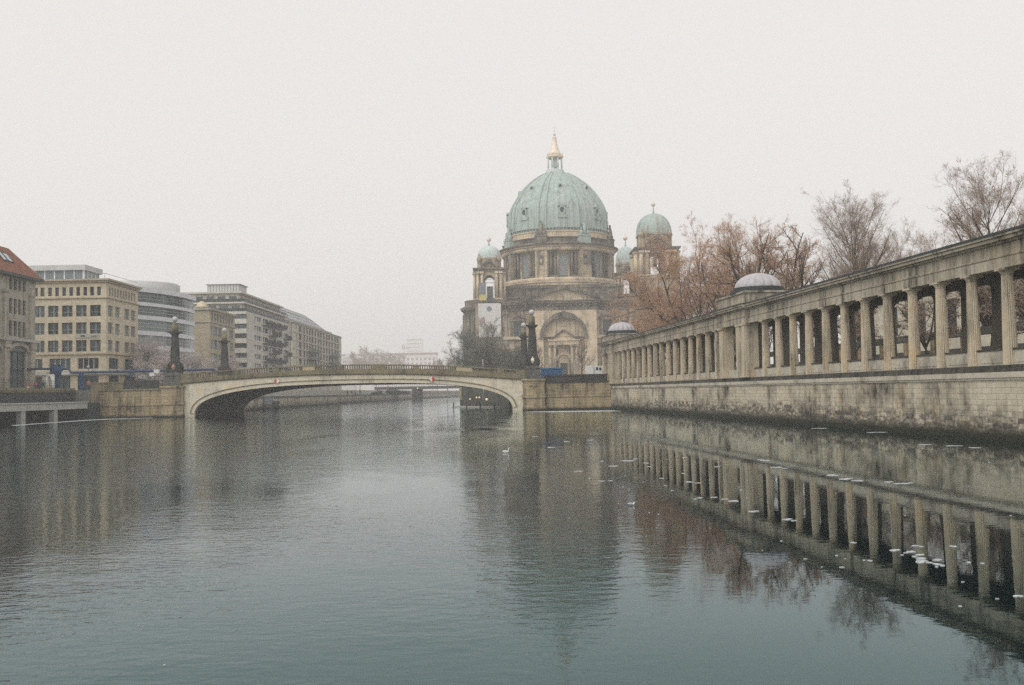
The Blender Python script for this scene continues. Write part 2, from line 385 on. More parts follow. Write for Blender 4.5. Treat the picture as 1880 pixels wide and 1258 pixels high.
# ------------------------------------------------------------------ water and ground
def m_water():
    t = NT("river water"); P = t.pos(); sx = t.n("ShaderNodeSeparateXYZ"); t.l(P, sx.inputs[0])
    patch = t.noise(t.scale(P, (.05, .03, 1)), 1.0, 4, .6, .8)
    shelter = t.ramp(t.math("SUBTRACT", sx.outputs[0], t.math("MULTIPLY", sx.outputs[1], .12)), 1.6, -2.5)   # still water in the lee of the quay wall
    near = t.math("MULTIPLY", t.math("MULTIPLY", t.ramp(sx.outputs[1], 34, 22), t.ramp(sx.outputs[0], -10, -2)), .10)
    left = t.math("MULTIPLY", t.ramp(sx.outputs[0], -3, -18), .24)
    calm = t.math("MULTIPLY", t.ramp(t.math("ADD", t.math("ADD", patch, near), left), .44, .64), shelter)
    r1 = t.noise(t.scale(P, (3.0, 4.6, 1)), 1.0, 3, .55, .3); r2 = t.noise(t.scale(P, (.75, 1.0, 1)), 1.0, 3, .55); r3 = t.noise(t.scale(P, (.13, .22, 1)), 1.0, 1, .5)
    h = t.math("ADD", t.math("MULTIPLY", r1, t.math("MULTIPLY_ADD", calm, .0125, .0006)), t.math("MULTIPLY", r2, t.math("MULTIPLY_ADD", calm, .0145, .0012)))
    h = t.math("ADD", h, t.math("MULTIPLY", r3, .004))
    bp = t.n("ShaderNodeBump"); bp.inputs["Strength"].default_value = 1.0; bp.inputs["Distance"].default_value = 1.0; t.l(h, bp.inputs["Height"]); N = bp.outputs[0]
    fr = t.n("ShaderNodeFresnel"); fr.inputs["IOR"].default_value = 1.44; t.l(N, fr.inputs["Normal"])
    gl = t.n("ShaderNodeBsdfGlossy"); t.l(N, gl.inputs["Normal"]); t.val(gl.inputs["Roughness"], t.math("MULTIPLY_ADD", calm, .025, .006))
    t.l(t.mix(t.ramp(fr.outputs[0], .15, .46), (.68, .97, 1.0), (.93, .99, 1.0)), gl.inputs["Color"])      # green blue water
    df = t.n("ShaderNodeBsdfDiffuse"); t.l(t.mix(t.noise(P, .05, 2), (.002, .007, .008), (.003, .009, .010)), df.inputs["Color"])
    ms = t.n("ShaderNodeMixShader"); t.l(fr.outputs[0], ms.inputs[0]); t.l(df.outputs[0], ms.inputs[1]); t.l(gl.outputs[0], ms.inputs[2])
    t.t.nodes.remove(t.b); t.l(ms.outputs[0], t.out.inputs[0]); return t.mat
mb = MB(); mb.quad((-1500, -240, 0), (1500, -240, 0), (1500, 2600, 0), (-1500, 2600, 0))
struct(mb, "water", m_water())
QL = 157.0                                        # front face of the abutments
mb = MB(); mb.slab([(-1500, -230), (-70.5, -230), (-70.5, 157.3), (-52.5, 157.3), (-52.5, 187), (-64, 190), (-64, 330), (-58, 560), (-26, 1050), (60, 2550), (-1500, 2550)], -.6, 4.5)
struct(mb, "ground_left", m_pave)
mb = MB(); mb.slab([(-52.6, 187.2), (-57.2, 190), (-57.2, 330), (-50.4, 560), (-18, 1050), (70, 2550), (60, 2540), (-26.2, 1050), (-58.2, 560), (-64.2, 330), (-64.2, 190)], -.6, 2.72)
struct(mb, "promenade", m_pave)
CO, CU, CN = (29.33, 0, 0), (-.08806, .99612), (-.99612, -.08806)
CF = (CO, CU, CN)
def cw(a, n): return (CO[0] + CU[0] * a + CN[0] * n, CU[1] * a + CN[1] * n)
mb = MB(); mb.slab([cw(-200, -.9), cw(157.6, -.9), (2.2, 157.6), (2.2, 186), (-11.2, 212.5), (-17.6, 345), (-24.5, 500), (-24, 900), (120, 2550), (1500, 2550), (1500, -230), (47, -230)], -.6, 4.4)
struct(mb, "ground_right", m_pave)

# ------------------------------------------------------------------ quay wall and colonnade on the right
qw = thing("quay_wall", "long weathered stone quay wall with pale ledge below the colonnade", "wall", (*cw(90, 0), 0))
mb = MB(CF); mb.box(-180, 157.9, -1.0, 0, -.5, 3.1); obj(mb, "wall", m_quay, qw)
mb = MB(CF); mb.box(-180, 158.2, -1.0, .16, 3.22, 3.50); mb.box(-180, 158.1, -1.0, .08, 3.1, 3.22); obj(mb, "ledge", m_ledge, qw)
mb = MB(CF); mb.box(-180, 157.8, -5.6, -.12, 3.5, 3.70); mb.box(-180, 157.8, -5.6, -.18, 3.70, 3.86); obj(mb, "plinth", m_plinth, qw)

cl = thing("colonnade", "long two row Doric colonnade with flat entablature along the quay wall", "colonnade", (*cw(90, -2), 3.86))
S0 = 37.0
near_a = [50.9 + 3.31 * k for k in range(-4, 12)]; far_a = [101.6 + 3.425 * k for k in range(16)]
PAV = [(90.5, 98.9), (155.6, 164.0)]
FLUTE = lambda k, n, z: 1.0 if k % 2 == 0 else .90
def column_mb():
    m = MB(); H = 8.79 - 3.86
    pr = [(.36 - .085 * (i / 6) ** 1.35, H * .93 * i / 6) for i in range(7)]
    m.lathe(0, 0, pr, 40, rad=FLUTE, smooth=False)
    m.lathe(0, 0, [(.272, H * .93), (.29, H * .935), (.29, H * .945), (.30, H * .95), (.40, H * .972), (.405, H * .978)], 24)
    m.box(-.43, .43, -.43, .43, H * .978, H); return m
cb = BASE[cl.name]
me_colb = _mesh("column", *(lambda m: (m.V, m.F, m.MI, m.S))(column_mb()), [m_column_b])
me_col = _mesh("column", *(lambda m: (m.V, m.F, m.MI, m.S))(column_mb()), [m_column])
rot = math.atan2(CU[1], CU[0])
rc = random.Random(3)
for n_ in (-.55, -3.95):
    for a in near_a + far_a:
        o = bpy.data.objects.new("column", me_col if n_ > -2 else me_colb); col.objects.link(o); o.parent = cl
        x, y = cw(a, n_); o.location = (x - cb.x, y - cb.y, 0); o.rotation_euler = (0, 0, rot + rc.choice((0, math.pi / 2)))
# low parapet panels between the front columns
for arr in (near_a, far_a):
    for a, b in zip(arr, arr[1:]):
        m = MB(CF); m.box(a + .30, b - .30, -.83, -.55, 3.86, 4.62); m.box(a + .55, b - .55, -.55, -.52, 4.0, 4.5); m.m = 1; m.box(a + .30, b - .30, -.86, -.50, 4.62, 4.72)
        obj(m, "parapet_panel", [m_ledge, m_plinth], cl)
for a, b in ((near_a[-1], PAV[0][0] - .1), (PAV[0][1] + .1, far_a[0]), (far_a[-1], PAV[1][0] - .1)):
    m = MB(CF); m.box(a + .30, b, -.83, -.55, 3.86, 4.62); m.m = 1; m.box(a + .30, b, -.86, -.50, 4.62, 4.72); obj(m, "parapet_panel", [m_ledge, m_plinth], cl)
# entablature, front and back beams, ceiling, roof
END = 164.2
def beam(m, n0, n1, a0, a1, zo=0, proj=0):
    m.box(a0, a1, n0 - proj, n1 + proj, 8.79 + zo, 9.36); m.box(a0, a1, n0 - .03, n1 + .05 + proj, 9.36, 9.44); m.box(a0, a1, n0, n1 - .03 + proj, 9.44, 10.03)
m = MB(CF); beam(m, -.95, -.15, S0, 90.3); beam(m, -.95, -.15, 99.1, 155.4); obj(m, "architrave", m_colon, cl)
m = MB(CF); beam(m, -4.35, -3.55, S0, END); obj(m, "rear_architrave", m_soot_shade, cl)
m = MB(CF); m.box(S0, END - .3, -3.55, -.95, 9.30, 9.42); obj(m, "ceiling", m_soot_shade, cl)
m = MB(CF)
for a0, a1, q in ((S0 - .4, 90.0, 0), (99.4, 155.1, 0), (90.0, 99.4, .3), (155.1, END + .75, .3)):
    m.box(a0, a1, -4.6, -.02 + q, 10.03, 10.14); m.box(a0, a1, -4.8, .24 + q, 10.14, 10.32); m.box(a0, a1, -4.9, .36 + q, 10.32, 10.44)
obj(m, "cornice", m_colon, cl)
m = MB(CF)
for a0, a1, q in ((S0 - .4, 90.0, 0), (99.4, 155.1, 0), (90.0, 99.4, .3), (155.1, END + .8, .3)):
    m.box(a0, a1, -4.95, .41 + q, 10.44, 10.56)
    A = [m.p(a, n, z) for a in (a0, a1) for n, z in ((.3 + q, 10.56), (-2.2, 11.0), (-4.8, 10.56))]
    m.f(A[0], A[3], A[4], A[1]); m.f(A[1], A[4], A[5], A[2]); m.f(A[0], A[1], A[2]); m.f(A[3], A[5], A[4])
obj(m, "roof", m_slate, cl)
for a0, a1 in PAV:
    for n0, n1 in ((-.95, .2), (-4.3, -3.35)):
        for lo, hi in ((a0, a0 + 2.7), (a1 - 1.25, a1)):
            m = MB(CF); m.box(lo, hi, n0, n1 - .08, 3.86, 8.79)
            if hi - lo > 2:
                m.box(lo - .06, lo + .95, n0 - .03, n1 + .02, 3.9, 8.6); m.box(hi - .95, hi + .06, n0 - .03, n1 + .02, 3.9, 8.6)
            m.box(lo - .12, hi + .12, n0 - .1, n1 + .08, 8.6, 8.785); m.box(lo - .08, hi + .08, n0 - .06, n1 + .05, 3.862, 4.1)
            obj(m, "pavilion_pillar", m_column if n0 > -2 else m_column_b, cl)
    m = MB(CF); m.box(a0 + 2.7, a1 - 1.25, -.83, -.4, 3.86, 4.66); obj(m, "parapet_panel", m_ledge, cl)
    m = MB(CF); beam(m, -.95, .2, a0 - .2, a1 + .2); obj(m, "pavilion_architrave", m_colon, cl)
    at_ = MB(CF); at_.box(a0 - .1, a1 + .1, -4.5, .12, 10.5, 11.55); at_.box(a0 - .25, a1 + .25, -4.65, .27, 11.55, 11.72); obj(at_, "attic", m_colon, cl)
    ca, cn_ = (a0 + a1) / 2 - 1.2, -2.15
    m = MB(CF); m.lathe(ca, cn_, [(2.62, 11.7), (2.62, 11.88), (2.48, 11.9), (2.48, 12.06), (2.32, 12.08), (2.32, 12.26)], 40, smooth=False); obj(m, "dome_step", m_slate, cl)
    m = MB(CF); m.lathe(ca, cn_, [(2.16 * math.cos(t), 12.24 + 1.42 * math.sin(t)) for t in [R(90) * k / 12 for k in range(12)]] + [(.02, 13.66)], 48, rad=lambda k, n, z: 1.0 if k % 3 else .93, smooth=False, cap=False)
    obj(m, "dome", m_lead, cl)

# ------------------------------------------------------------------ bridge
BY0, BY1 = 156.4, 186.0
br = thing("stone_arch_bridge", "wide low stone arch bridge with baluster parapet over the river", "bridge", (-25.2, 171, 0))
XC, HS, RISE, EX = -25.05, 24.95, 4.75, 2.7
def zar(x):
    u = min(1.0, abs(x - XC) / HS); return RISE * max(0.0, 1 - u ** EX) ** (1 / EX)
def zp(x):
    t = (x - XC) / 27; return 7.72 - 1.2 * t * t - .2 * t
xs_in = [XC + HS * math.sin(R(90) * k / 40) for k in range(-40, 41)]
xs = [-52.2] + xs_in + [2.0]
for nm, y0, y1 in (("spandrel", BY0, BY0 + .6), ("spandrel", BY1 - .6, BY1)):
    m = MB()
    inn = [(x, zar(x) if abs(x - XC) < HS else -.4) for x in xs]; inn[0] = (-52.2, -.4); inn[-1] = (2.0, -.4); inn[1] = (xs[1], -.4); inn[-2] = (xs[-2], -.4)
    m.band(inn, [(x, zp(x) - 1.45) for x in xs], y0, y1); obj(m, nm, m_bridge, br)
m = MB()
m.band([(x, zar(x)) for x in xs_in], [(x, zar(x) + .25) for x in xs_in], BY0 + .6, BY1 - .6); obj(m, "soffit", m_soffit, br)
def off(x, d):
    e = 1e-3; s = (zar(min(x + e, XC + HS)) - zar(max(x - e, XC - HS))) / (2 * e); L = math.hypot(1, s); return (x - s / L * d, zar(x) + d / L)
for y0, y1 in ((BY0 - .13, BY0), (BY1, BY1 + .13)):
    m = MB(); xi = xs_in[1:-1]
    m.band([(x, zar(x) - .0) for x in xi], [off(x, .52) for x in xi], y0, y1); obj(m, "archivolt", m_bridge, br)
    m = MB(); m.band([off(x, .52) for x in xi], [off(x, .66) for x in xi], y0 - .1 if y0 < 170 else y0, y1 if y0 < 170 else y1 + .1); obj(m, "hood_moulding", m_parap, br)
m = MB(); m.band([(x, zp(x) - 1.65) for x in xs], [(x, zp(x) - 1.42) for x in xs], BY0 + .6, BY1 - .6); obj(m, "deck", m_asph, br)
for y0, y1 in ((BY0 - .16, BY0 + .5), (BY1 - .5, BY1 + .16)):
    m = MB(); m.band([(x, zp(x) - 1.62) for x in xs], [(x, zp(x) - 1.46) for x in xs], y0, y1); m.band([(x, zp(x) - 1.46) for x in xs], [(x, zp(x) - 1.05) for x in xs], y0 - .14 if y0 < 170 else y0, y1 if y0 < 170 else y1 + .14)
    obj(m, "cornice", m_parap, br)
    yc = (y0 + y1) / 2; yf, yb = yc - .22, yc + .22
    m = MB(); m.band([(x, zp(x) - .2) for x in xs], [(x, zp(x)) for x in xs], yf - .06, yb + .06); obj(m, "coping", m_parap, br)
    m = MB(); m.band([(x, zp(x) - 1.05) for x in xs], [(x, zp(x) - .78) for x in xs], yf, yb); obj(m, "base_rail", m_parap, br)
    piers = [(-52.2, -49.6)] + [(c - w, c + w) for c, w in ((-43.5, .5), (-37.2, .5), (-32.0, .95), (-27.0, .5), (-21.0, 1.0), (-15.2, .5), (-7.6, 1.25), (-1.9, .5))] + [(.6, 2.0)]
    for i, (a, b) in enumerate(piers):
        m = MB(); m.band([(x, zp(x) - .78) for x in (a, (a + b) / 2, b)], [(x, zp(x) - .2) for x in (a, (a + b) / 2, b)], yf - .03, yb + .03)
        obj(m, "parapet_pier", m_parap_l if i in (3, 7) and y0 < 170 else m_parap, br)
    for (a0, a), (b, b1) in zip(piers, piers[1:]):
        nb = max(1, int((b - a) / .36)); m = MB()
        for k in range(nb):
            x = a + (b - a) * (k + .5) / nb; z0 = zp(x) - .78; z1 = zp(x) - .2
            m.lathe(x, yc, [(.11, z0), (.11, z0 + .06), (.065, z0 + .1), (.115, z0 + .24), (.06, z0 + .44), (.1, z1 - .06), (.1, z1)], 7, cap=False)
        obj(m, "balustrade_panel", m_parap, br)
for x0, x1 in ((-55.0, -51.6), (1.55, 4.95)):
    for y0, y1, s in ((BY0 - .55, BY0 + 2.4, -1), (BY1 - 2.4, BY1 + .55, 1)):
        m = MB(); m.box(x0, x1, y0, y1, -.5, 4.62)
        m.box(x0 - .1, x1 + .1, y0 - .1, y1 + .1, -.5, .55); m.box(x0 - .16, x1 + .16, y0 - .16, y1 + .16, 1.95, 2.5); m.box(x0 - .2, x1 + .2, y0 - .2, y1 + .2, 4.62, 4.9)
        ap = obj(m, "abutment_pier", m_abut, br)
        if s < 0 and x0 > 0:                       # worn carved cartouche on the pier
            m = MB(); xc = (x0 + x1) / 2
            for k in range(5): m.ball(xc - .62 + .31 * k, y0 - .01, 3.72 + .07 * math.sin(k * 2.1), .13, 8)
            obj(m, "carved_cartouche", m_dark2, ap)
# lamp columns standing on the piers
def lamp_column(base, label, crest):
    t = thing("lamp_column", label, "lamp column", base, "stone lamp columns at the bridge corners"); x, y, z = base
    m = MB(); m.frust(x, y, z, z + .45, 1.38, 1.38, 1.34, 1.34); m.frust(x, y, z + .45, z + 1.6, 1.24, 1.24, 1.08, 1.08); m.frust(x, y, z + 1.6, z + 2.1, 1.16, 1.16, .96, .96); obj(m, "pedestal", m_dark2, t)
    m = MB(); m.frust(x, y, z + 2.1, z + 3.3, .86, .86, .8, .8); m.frust(x, y, z + 3.3, z + 3.6, .86, .86, .8, .8)
    for sx in (-1, 1):
        for sy in (-1, 1):
            m.ball(x + sx * .86, y + sy * .86, z + 2.42, .3, 10); m.tube([(x + sx * .86, y + sy * .86, z + 2.5), (x + sx * .98, y + sy * .98, z + 2.95), (x + sx * .78, y + sy * .78, z + 3.4)], [.2, .16, .13], 7)
    obj(m, "base", m_dark, t)
    m = MB(); m.lathe(x, y, [(.84, z + 3.6), (.84, z + 3.8), (.74, z + 3.85), (.68, z + 5.4), (.60, z + 6.8), (.52, z + 8.0)], 16); m.lathe(x, y, [(.62, z + 6.5), (.65, z + 6.55), (.62, z + 6.65)], 16); obj(m, "shaft", m_dark, t)
    m = MB(); m.lathe(x, y, [(.52, z + 8.0), (.6, z + 8.1), (.82, z + 8.35)], 16); m.box(x - .9, x + .9, y - .9, y + .9, z + 8.35, z + 8.55); obj(m, "capital", m_dark, t)
    m = MB(); m.cyl(x, y, z + 8.55, z + 9.75, .52, .48, 14); m.lathe(x, y, [(.44, z + 9.75), (.46, z + 9.82), (.3, z + 9.95), (.16, z + 10.05), (.2, z + 10.15)], 14); obj(m, "top_block", m_parap, t)
    m = MB(); m.ball(x, y, z + 10.55, .44, 20); m.lathe(x, y, [(.14, z + 10.1), (.14, z + 10.2)], 10); obj(m, "globe", m_globe, t)
    if crest:
        m = MB(); m.lathe(x, y - .78, [(.02, z + 2.35), (.2, z + 2.5), (.3, z + 2.8), (.32, z + 3.1), (.2, z + 3.25), (.02, z + 3.3)], 10); m.ball(x, y - .82, z + 3.38, .13, 8); obj(m, "crest", crest, t)
    return t
lamp_column((3.2, BY0 + .9, 4.9), "dark stone lamp column with gilded crest, nearest the colonnade", m_gold)
lamp_column((-53.3, BY0 + .9, 4.9), "dark stone lamp column with orange crest beside the round glass offices", m_redpr)
lamp_column((2.2, BY1 - .6, 4.75), "paler lamp column half hidden behind the one with the gilded crest", None)
lamp_column((-53.6, BY1 - .6, 4.9), "small far lamp column in front of the grey balcony block", None)
# diamond signs that hang on the bridge for the boats
def nav_sign(x, y, left_red, label):
    p = at(x, y, BY0 - .35); s = .46
    t = thing("navigation_sign", label, "sign", (p.x, BY0 - .3, p.z), "diamond shipping signs on the bridge")
    y0 = BY0 - .36
    for nm, sg, red in (("half_panel", -1, left_red), ("half_panel", 1, not left_red)):
        m = MB(); m.prism([(p.x, p.z - s), (p.x + sg * s, p.z), (p.x, p.z + s)], y0, y0 + .04); obj(m, nm, m_red if red else m_wpaint, t)
    m = MB(); m.box(p.x - .04, p.x + .04, y0 + .04, BY0 - .12, p.z - .06, p.z + .06); obj(m, "bracket", m_steel, t)
nav_sign(508, 700, True, "small diamond sign, red half towards the left bank, white half towards midstream")
nav_sign(793, 696, False, "small diamond sign, white half towards midstream, red half towards the cathedral")
# quay walls either side of the bridge
rq = thing("quay_wall", "brown coursed stone wall with dark parapet between bridge pier and colonnade", "wall", (10, QL, 0))
m = MB(); m.box(4.95, 15.6, QL, QL + 1.2, -.5, 4.2); m.box(5.1, 15.3, QL - .12, QL, 1.98, 2.42); m.box(11.4, 15.3, QL - .14, QL, 2.42, 3.05); m.box(5.1, 15.3, QL - .1, QL, -.5, .4); obj(m, "wall", m_abut, rq)
m = MB(); m.box(4.96, 15.0, QL - .16, QL + .5, 4.2, 4.42); m.box(4.97, 14.9, QL, QL + .42, 4.42, 5.28); m.box(4.98, 14.95, QL - .1, QL + .5, 5.28, 5.5); obj(m, "parapet", m_dark, rq)
lq = thing("quay_wall", "ochre stone wall left of the arch below the blue pipe", "wall", (-60, QL, 0))
m = MB(); m.box(-66.3, -55.0, QL, QL + 1.2, -.5, 4.3); m.box(-66.2, -55.1, QL - .14, QL, 1.85, 2.25); m.box(-66.25, -55.1, QL - .2, QL, -.5, .5); m.box(-66.3, -65.2, QL - .22, QL, .5, 4.3); obj(m, "wall", m_abut, lq)
m = MB(); m.box(-66.4, -55.0, QL - .2, QL + .5, 4.3, 4.55); m.box(-66.4, -61.4, QL - .02, QL + .4, 4.55, 5.5); m.box(-66.45, -61.3, QL - .1, QL + .5, 5.5, 5.7); obj(m, "parapet", m_parap, lq)
m = MB(); m.box(-61.3, -55.8, QL + .1, QL + .18, 4.6, 5.85)
for k in range(6): m.box(-61.3 + 1.1 * k - .05, -61.3 + 1.1 * k + .05, QL + .02, QL + .1, 4.55, 5.9)
obj(m, "fence_panel", m_iron, lq)
# ------------------------------------------------------------------ cathedral
DF = 331.0                                        # north front
DD = 362.0                                        # axis of the main dome
ctx, _, dz0 = at(1023, 412, DD)
ca_ = thing("cathedral", "huge sandstone cathedral with green copper main dome and corner towers", "cathedral", (ctx, DD, 4.5))
CFN = ((0, DF, 0), (1, 0), (0, -1))               # frame of the north front: a = X, d = towards the river viewer
def zf(y, x=1030, D=DF): return Z_(x, y, D)
def xf(x, y=600, D=DF): return X_(x, D, y)
def arch_pts(xc, zs, r, n=16, a0=0, a1=180): return [(xc + r * math.cos(R(a0 + (a1 - a0) * k / n)), zs + r * math.sin(R(a0 + (a1 - a0) * k / n))) for k in range(n + 1)]
Zc = zf(553)                                      # top of the main cornice
XL, XR = xf(923), xf(1236)
def pane(m, x0, x1, z0, z1, d, nx=2, nz=3, bar=.12):
    m.m = 1; m.quad((x0, d, z0), (x1, d, z0), (x1, d, z1), (x0, d, z1)); m.m = 0
    for k in range(nx + 1):
        x = x0 + (x1 - x0) * k / nx; m.box(x - bar / 2, x + bar / 2, d + .005, d + .12, z0, z1)
    for k in range(nz + 1):
        z = z0 + (z1 - z0) * k / nz; m.box(x0, x1, d + .008, d + .1, z - bar / 2, z + bar / 2)
# main block, with real window openings
xlw0, xlw1 = xf(943), xf(958); xrw0, xrw1 = xf(1107), xf(1123)
zw0, zw1 = zf(617), zf(590)
m = MB(CFN)
blind = [(xlw0, xlw1, zw0, zw1), (xrw0, xrw1, zw0, zw1), (xlw0, xlw1, zf(676), zf(640)), (xrw0, xrw1, zf(676), zf(640)), (xf(1140), xf(1152), zw0, zw1), (xf(1178), xf(1196), zw0, zw1)]
m.facade(XL, XR, 4, Zc - 2.2, blind, 0, .7)
for x0, x1, y0, y1 in ((XL, XL + .6, -.7, -75), (XR - .6, XR, -.7, -75)): m.box(x0, x1, y1, y0, 4, Zc - 2.2)
m.box(XL, XR, -76, -75, 4, Zc - 2.2); m.box(XL + .6, XR - .6, -75, -.72, Zc - 3, Zc - 2.2)
wall = obj(m, "wall", m_cath, ca_)
for r in blind:
    m = MB(CFN); pane(m, *r, -.7, 2, 4); obj(m, "window", [m_frame, m_glass], ca_)
# aedicules round the upper windows: columns, curved pediment
for x0, x1 in ((xlw0, xlw1), (xrw0, xrw1), (xf(1178), xf(1196))):
    m = MB(CFN); xc = (x0 + x1) / 2; w = (x1 - x0) / 2 + 1.3
    for s in (-1, 1): m.box(xc + s * (w - .55) - .4, xc + s * (w - .55) + .4, 0, .55, zw0 - .6, zw1 + .3)
    m.box(xc - w - .2, xc + w + .2, 0, .75, zw1 + .3, zw1 + .95); m.box(xc - w - .2, xc + w + .2, 0, .8, zw0 - 1.2, zw0 - .6)
    rr = w * 1.12; zc = zw1 + .95 - rr * .55
    a = math.degrees(math.asin(.55 / 1.0)) ; inn = [(xc + (rr - .5) * math.cos(R(t)), zc + (rr - .5) * math.sin(R(t))) for t in range(34, 147, 8)]; out = [(xc + (rr + .25) * math.cos(R(t)), zc + (rr + .25) * math.sin(R(t))) for t in range(34, 147, 8)]
    m.band(inn, out, 0, .8); obj(m, "window_aedicule", m_cath_d, ca_)
# pilasters and string course on the wings
for px in (927, 970, 1098, 1131, 1160, 1204, 1230):
    m = MB(CFN); x = xf(px); m.box(x - .8, x + .8, 0, .5, 4, zf(622)); m.box(x - .75, x + .75, 0, .45, zf(618), Zc - 3); m.box(x - 1.0, x + 1.0, 0, .6, Zc - 4.2, Zc - 3.2); obj(m, "pilaster", m_cath, ca_)
m = MB(CFN); m.box(XL - .3, xf(977), 0, .95, zf(622), zf(617)); m.box(xf(1094), XR + .3, 0, .95, zf(622), zf(617)); m.box(XL - .2, XR + .2, 0, .8, 4.4, 6.5); obj(m, "string_course", m_cath_l, ca_)
PX0, PX1 = xf(977), xf(1094)
def cornice(m, x0, x1, d, zt):
    m.box(x0 - .3, x1 + .3, -2, d + .3, zt - 3.1, zt - 2.6); m.box(x0 - .1, x1 + .1, -2, d + .1, zt - 2.6, zt - 1.5); m.box(x0 - .6, x1 + .6, -2, d + .7, zt - 1.5, zt - 1.0); m.box(x0 - 1.1, x1 + 1.1, -2, d + 1.25, zt - 1.0, zt - .35); m.box(x0 - 1.3, x1 + 1.3, -2, d + 1.5, zt - .35, zt)
    n = int((x1 - x0) / 1.5)
    for k in range(n): x = x0 + (x1 - x0) * (k + .5) / n; m.box(x - .3, x + .3, d + .1, d + 1.05, zt - 1.9, zt - 1.505)
m = MB(CFN); cornice(m, XL, PX0 - 1.2, 0, Zc); obj(m, "cornice", m_cath_d, ca_)
m = MB(CFN); cornice(m, PX1 + 1.2, XR, 0, Zc); obj(m, "cornice", m_cath_d, ca_)
# projecting centre with the great arch
PD = 3.2
ac, ar = xf(1034), 37.4 * DF / F_PX
zs = zf(619)
m = MB(CFN)
top = zf(566)
ap = arch_pts(ac, zs, ar, 24)
m.facade(PX0, PX1, 4, zs, [(ac - ar, ac + ar, 4, zs)], PD, 2.2)
pts = ap[::-1]                                     # left to right
left = [m.p(PX0, PD, zs), m.p(PX0, PD, top)]
prev = None
for k, (x, z) in enumerate(pts):
    lo = m.p(x, PD, z); hi = m.p(x, PD, top); bk = m.p(x, PD - 2.2, z)
    if prev: m.f(prev[0], lo, hi, prev[1]); m.f(prev[0], prev[2], bk, lo)
    else: m.f(left[0], lo, hi, left[1])
    prev = (lo, hi, bk)
r0, r1 = m.p(PX1, PD, zs), m.p(PX1, PD, top); m.f(prev[0], r0, r1, prev[1])
m.box(PX0, PX0 + .5, .02, PD - .01, 4, top); m.box(PX1 - .5, PX1, .02, PD - .01, 4, top); m.box(PX0 + .5, PX1 - .5, .02, PD - .01, top - .4, top)
obj(m, "portal_wall", m_cath_l, ca_)
m = MB(CFN); m.band([(x, z) for x, z in arch_pts(ac, zs, ar, 24)], [(x, z) for x, z in arch_pts(ac, zs, ar + 1.1, 24)], PD, PD + .4)
m.band(arch_pts(ac, zs, ar - .6, 10, 62, 118), arch_pts(ac, zs, ar + 1.3, 10, 62, 118), PD - .4, PD + .75); m.box(ac - .6, ac + .6, PD, PD + 1.0, zs + ar - .5, zs + ar + 1.6)
m.box(ac - ar - 1.2, ac - ar, PD, PD + .5, zs - .7, zs); m.box(ac + ar, ac + ar + 1.2, PD, PD + .5, zs - .7, zs); obj(m, "portal_archivolt", m_cath_d, ca_)
# lunette and porch inside the arch
m = MB(CFN); m.quad((ac - ar, PD - 1.9, 4), (ac + ar, PD - 1.9, 4), (ac + ar, PD - 1.9, zs + ar), (ac - ar, PD - 1.9, zs + ar))
for px in (1017, 1051): x = xf(px); m.box(x - .6, x + .6, PD - 1.9, PD - 1.4, zf(627), zs + ar - 1.2)
m.box(ac - .9, ac + .9, PD - 1.9, PD - 1.6, zf(600), zf(590)); obj(m, "lunette", m_cath_l, ca_)
m = MB(CFN)
pc = xf(1034); m.box(xf(1006), xf(1061), PD - 1.9, PD + .9, zf(634), zf(627)); m.box(xf(1004.5), xf(1062.5), PD - 1.9, PD + 1.3, zf(627), zf(624.5))
m.prism([(xf(1013), zf(624.5)), (xf(1057), zf(624.5)), (pc, zf(608))], PD - 1.9, PD - .3)
obj(m, "porch_entablature", m_cath_l, ca_)
m = MB(CFN); m.band([(xf(1011), zf(624)), (pc, zf(608.5)), (xf(1058), zf(624))], [(xf(1010), zf(622)), (pc, zf(605.5)), (xf(1059), zf(622))], PD - 1.9, PD + .5); obj(m, "porch_pediment", m_cath_d, ca_)
for px in (1009, 1018, 1049, 1058):
    m = MB(CFN); x = xf(px, 660); m.cyl(x, PD + .2, 5.4, zf(637), .52, .45, 14); m.box(x - .6, x + .6, PD - .4, PD + .8, 4.3, 5.4); m.box(x - .6, x + .6, PD - .4, PD + .8, zf(637), zf(634)); obj(m, "porch_column", m_cath, ca_)
m = MB(CFN); dx0, dx1 = xf(1028.5, 670), xf(1041.5, 670); m.box(dx0, dx1, PD - 1.88, PD - 1.6, 4.3, zf(667)); obj(m, "door", m_iron, ca_)
m = MB(CFN); m.band(arch_pts((dx0 + dx1) / 2, zf(662), 1.9, 12), arch_pts((dx0 + dx1) / 2, zf(662), 2.7, 12), PD - 1.88, PD - 1.3); obj(m, "door_arch", m_cath_l, ca_)
m = MB(CFN)
for a, b in ((xf(1020.5, 660), dx0 - .6), (dx1 + .6, xf(1046.5, 660))): m.box(a, b, PD - 1.88, PD - 1.7, 5.6, zf(640))
obj(m, "porch_recess", m_soot_shade, ca_)
m = MB(CFN); cornice(m, PX0, PX1, PD, Zc); obj(m, "portal_cornice", m_cath_d, ca_)
za = zf(528)
m = MB(CFN); m.prism([(PX0 - .6, Zc), (PX1 + .6, Zc), ((PX0 + PX1) / 2, za - .9)], -14, PD - .1)
obj(m, "pediment", m_cath_l, ca_)
m = MB(CFN); pcx = (PX0 + PX1) / 2
m.band([(PX0 - 2.3, Zc + .002), (pcx, za - .75), (PX1 + 2.3, Zc + .002)], [(PX0 - 2.4, Zc + .95), (pcx, za + .35), (PX1 + 2.4, Zc + .95)], PD - .9, PD + 1.35)
obj(m, "raking_cornice", m_cath_d, ca_)
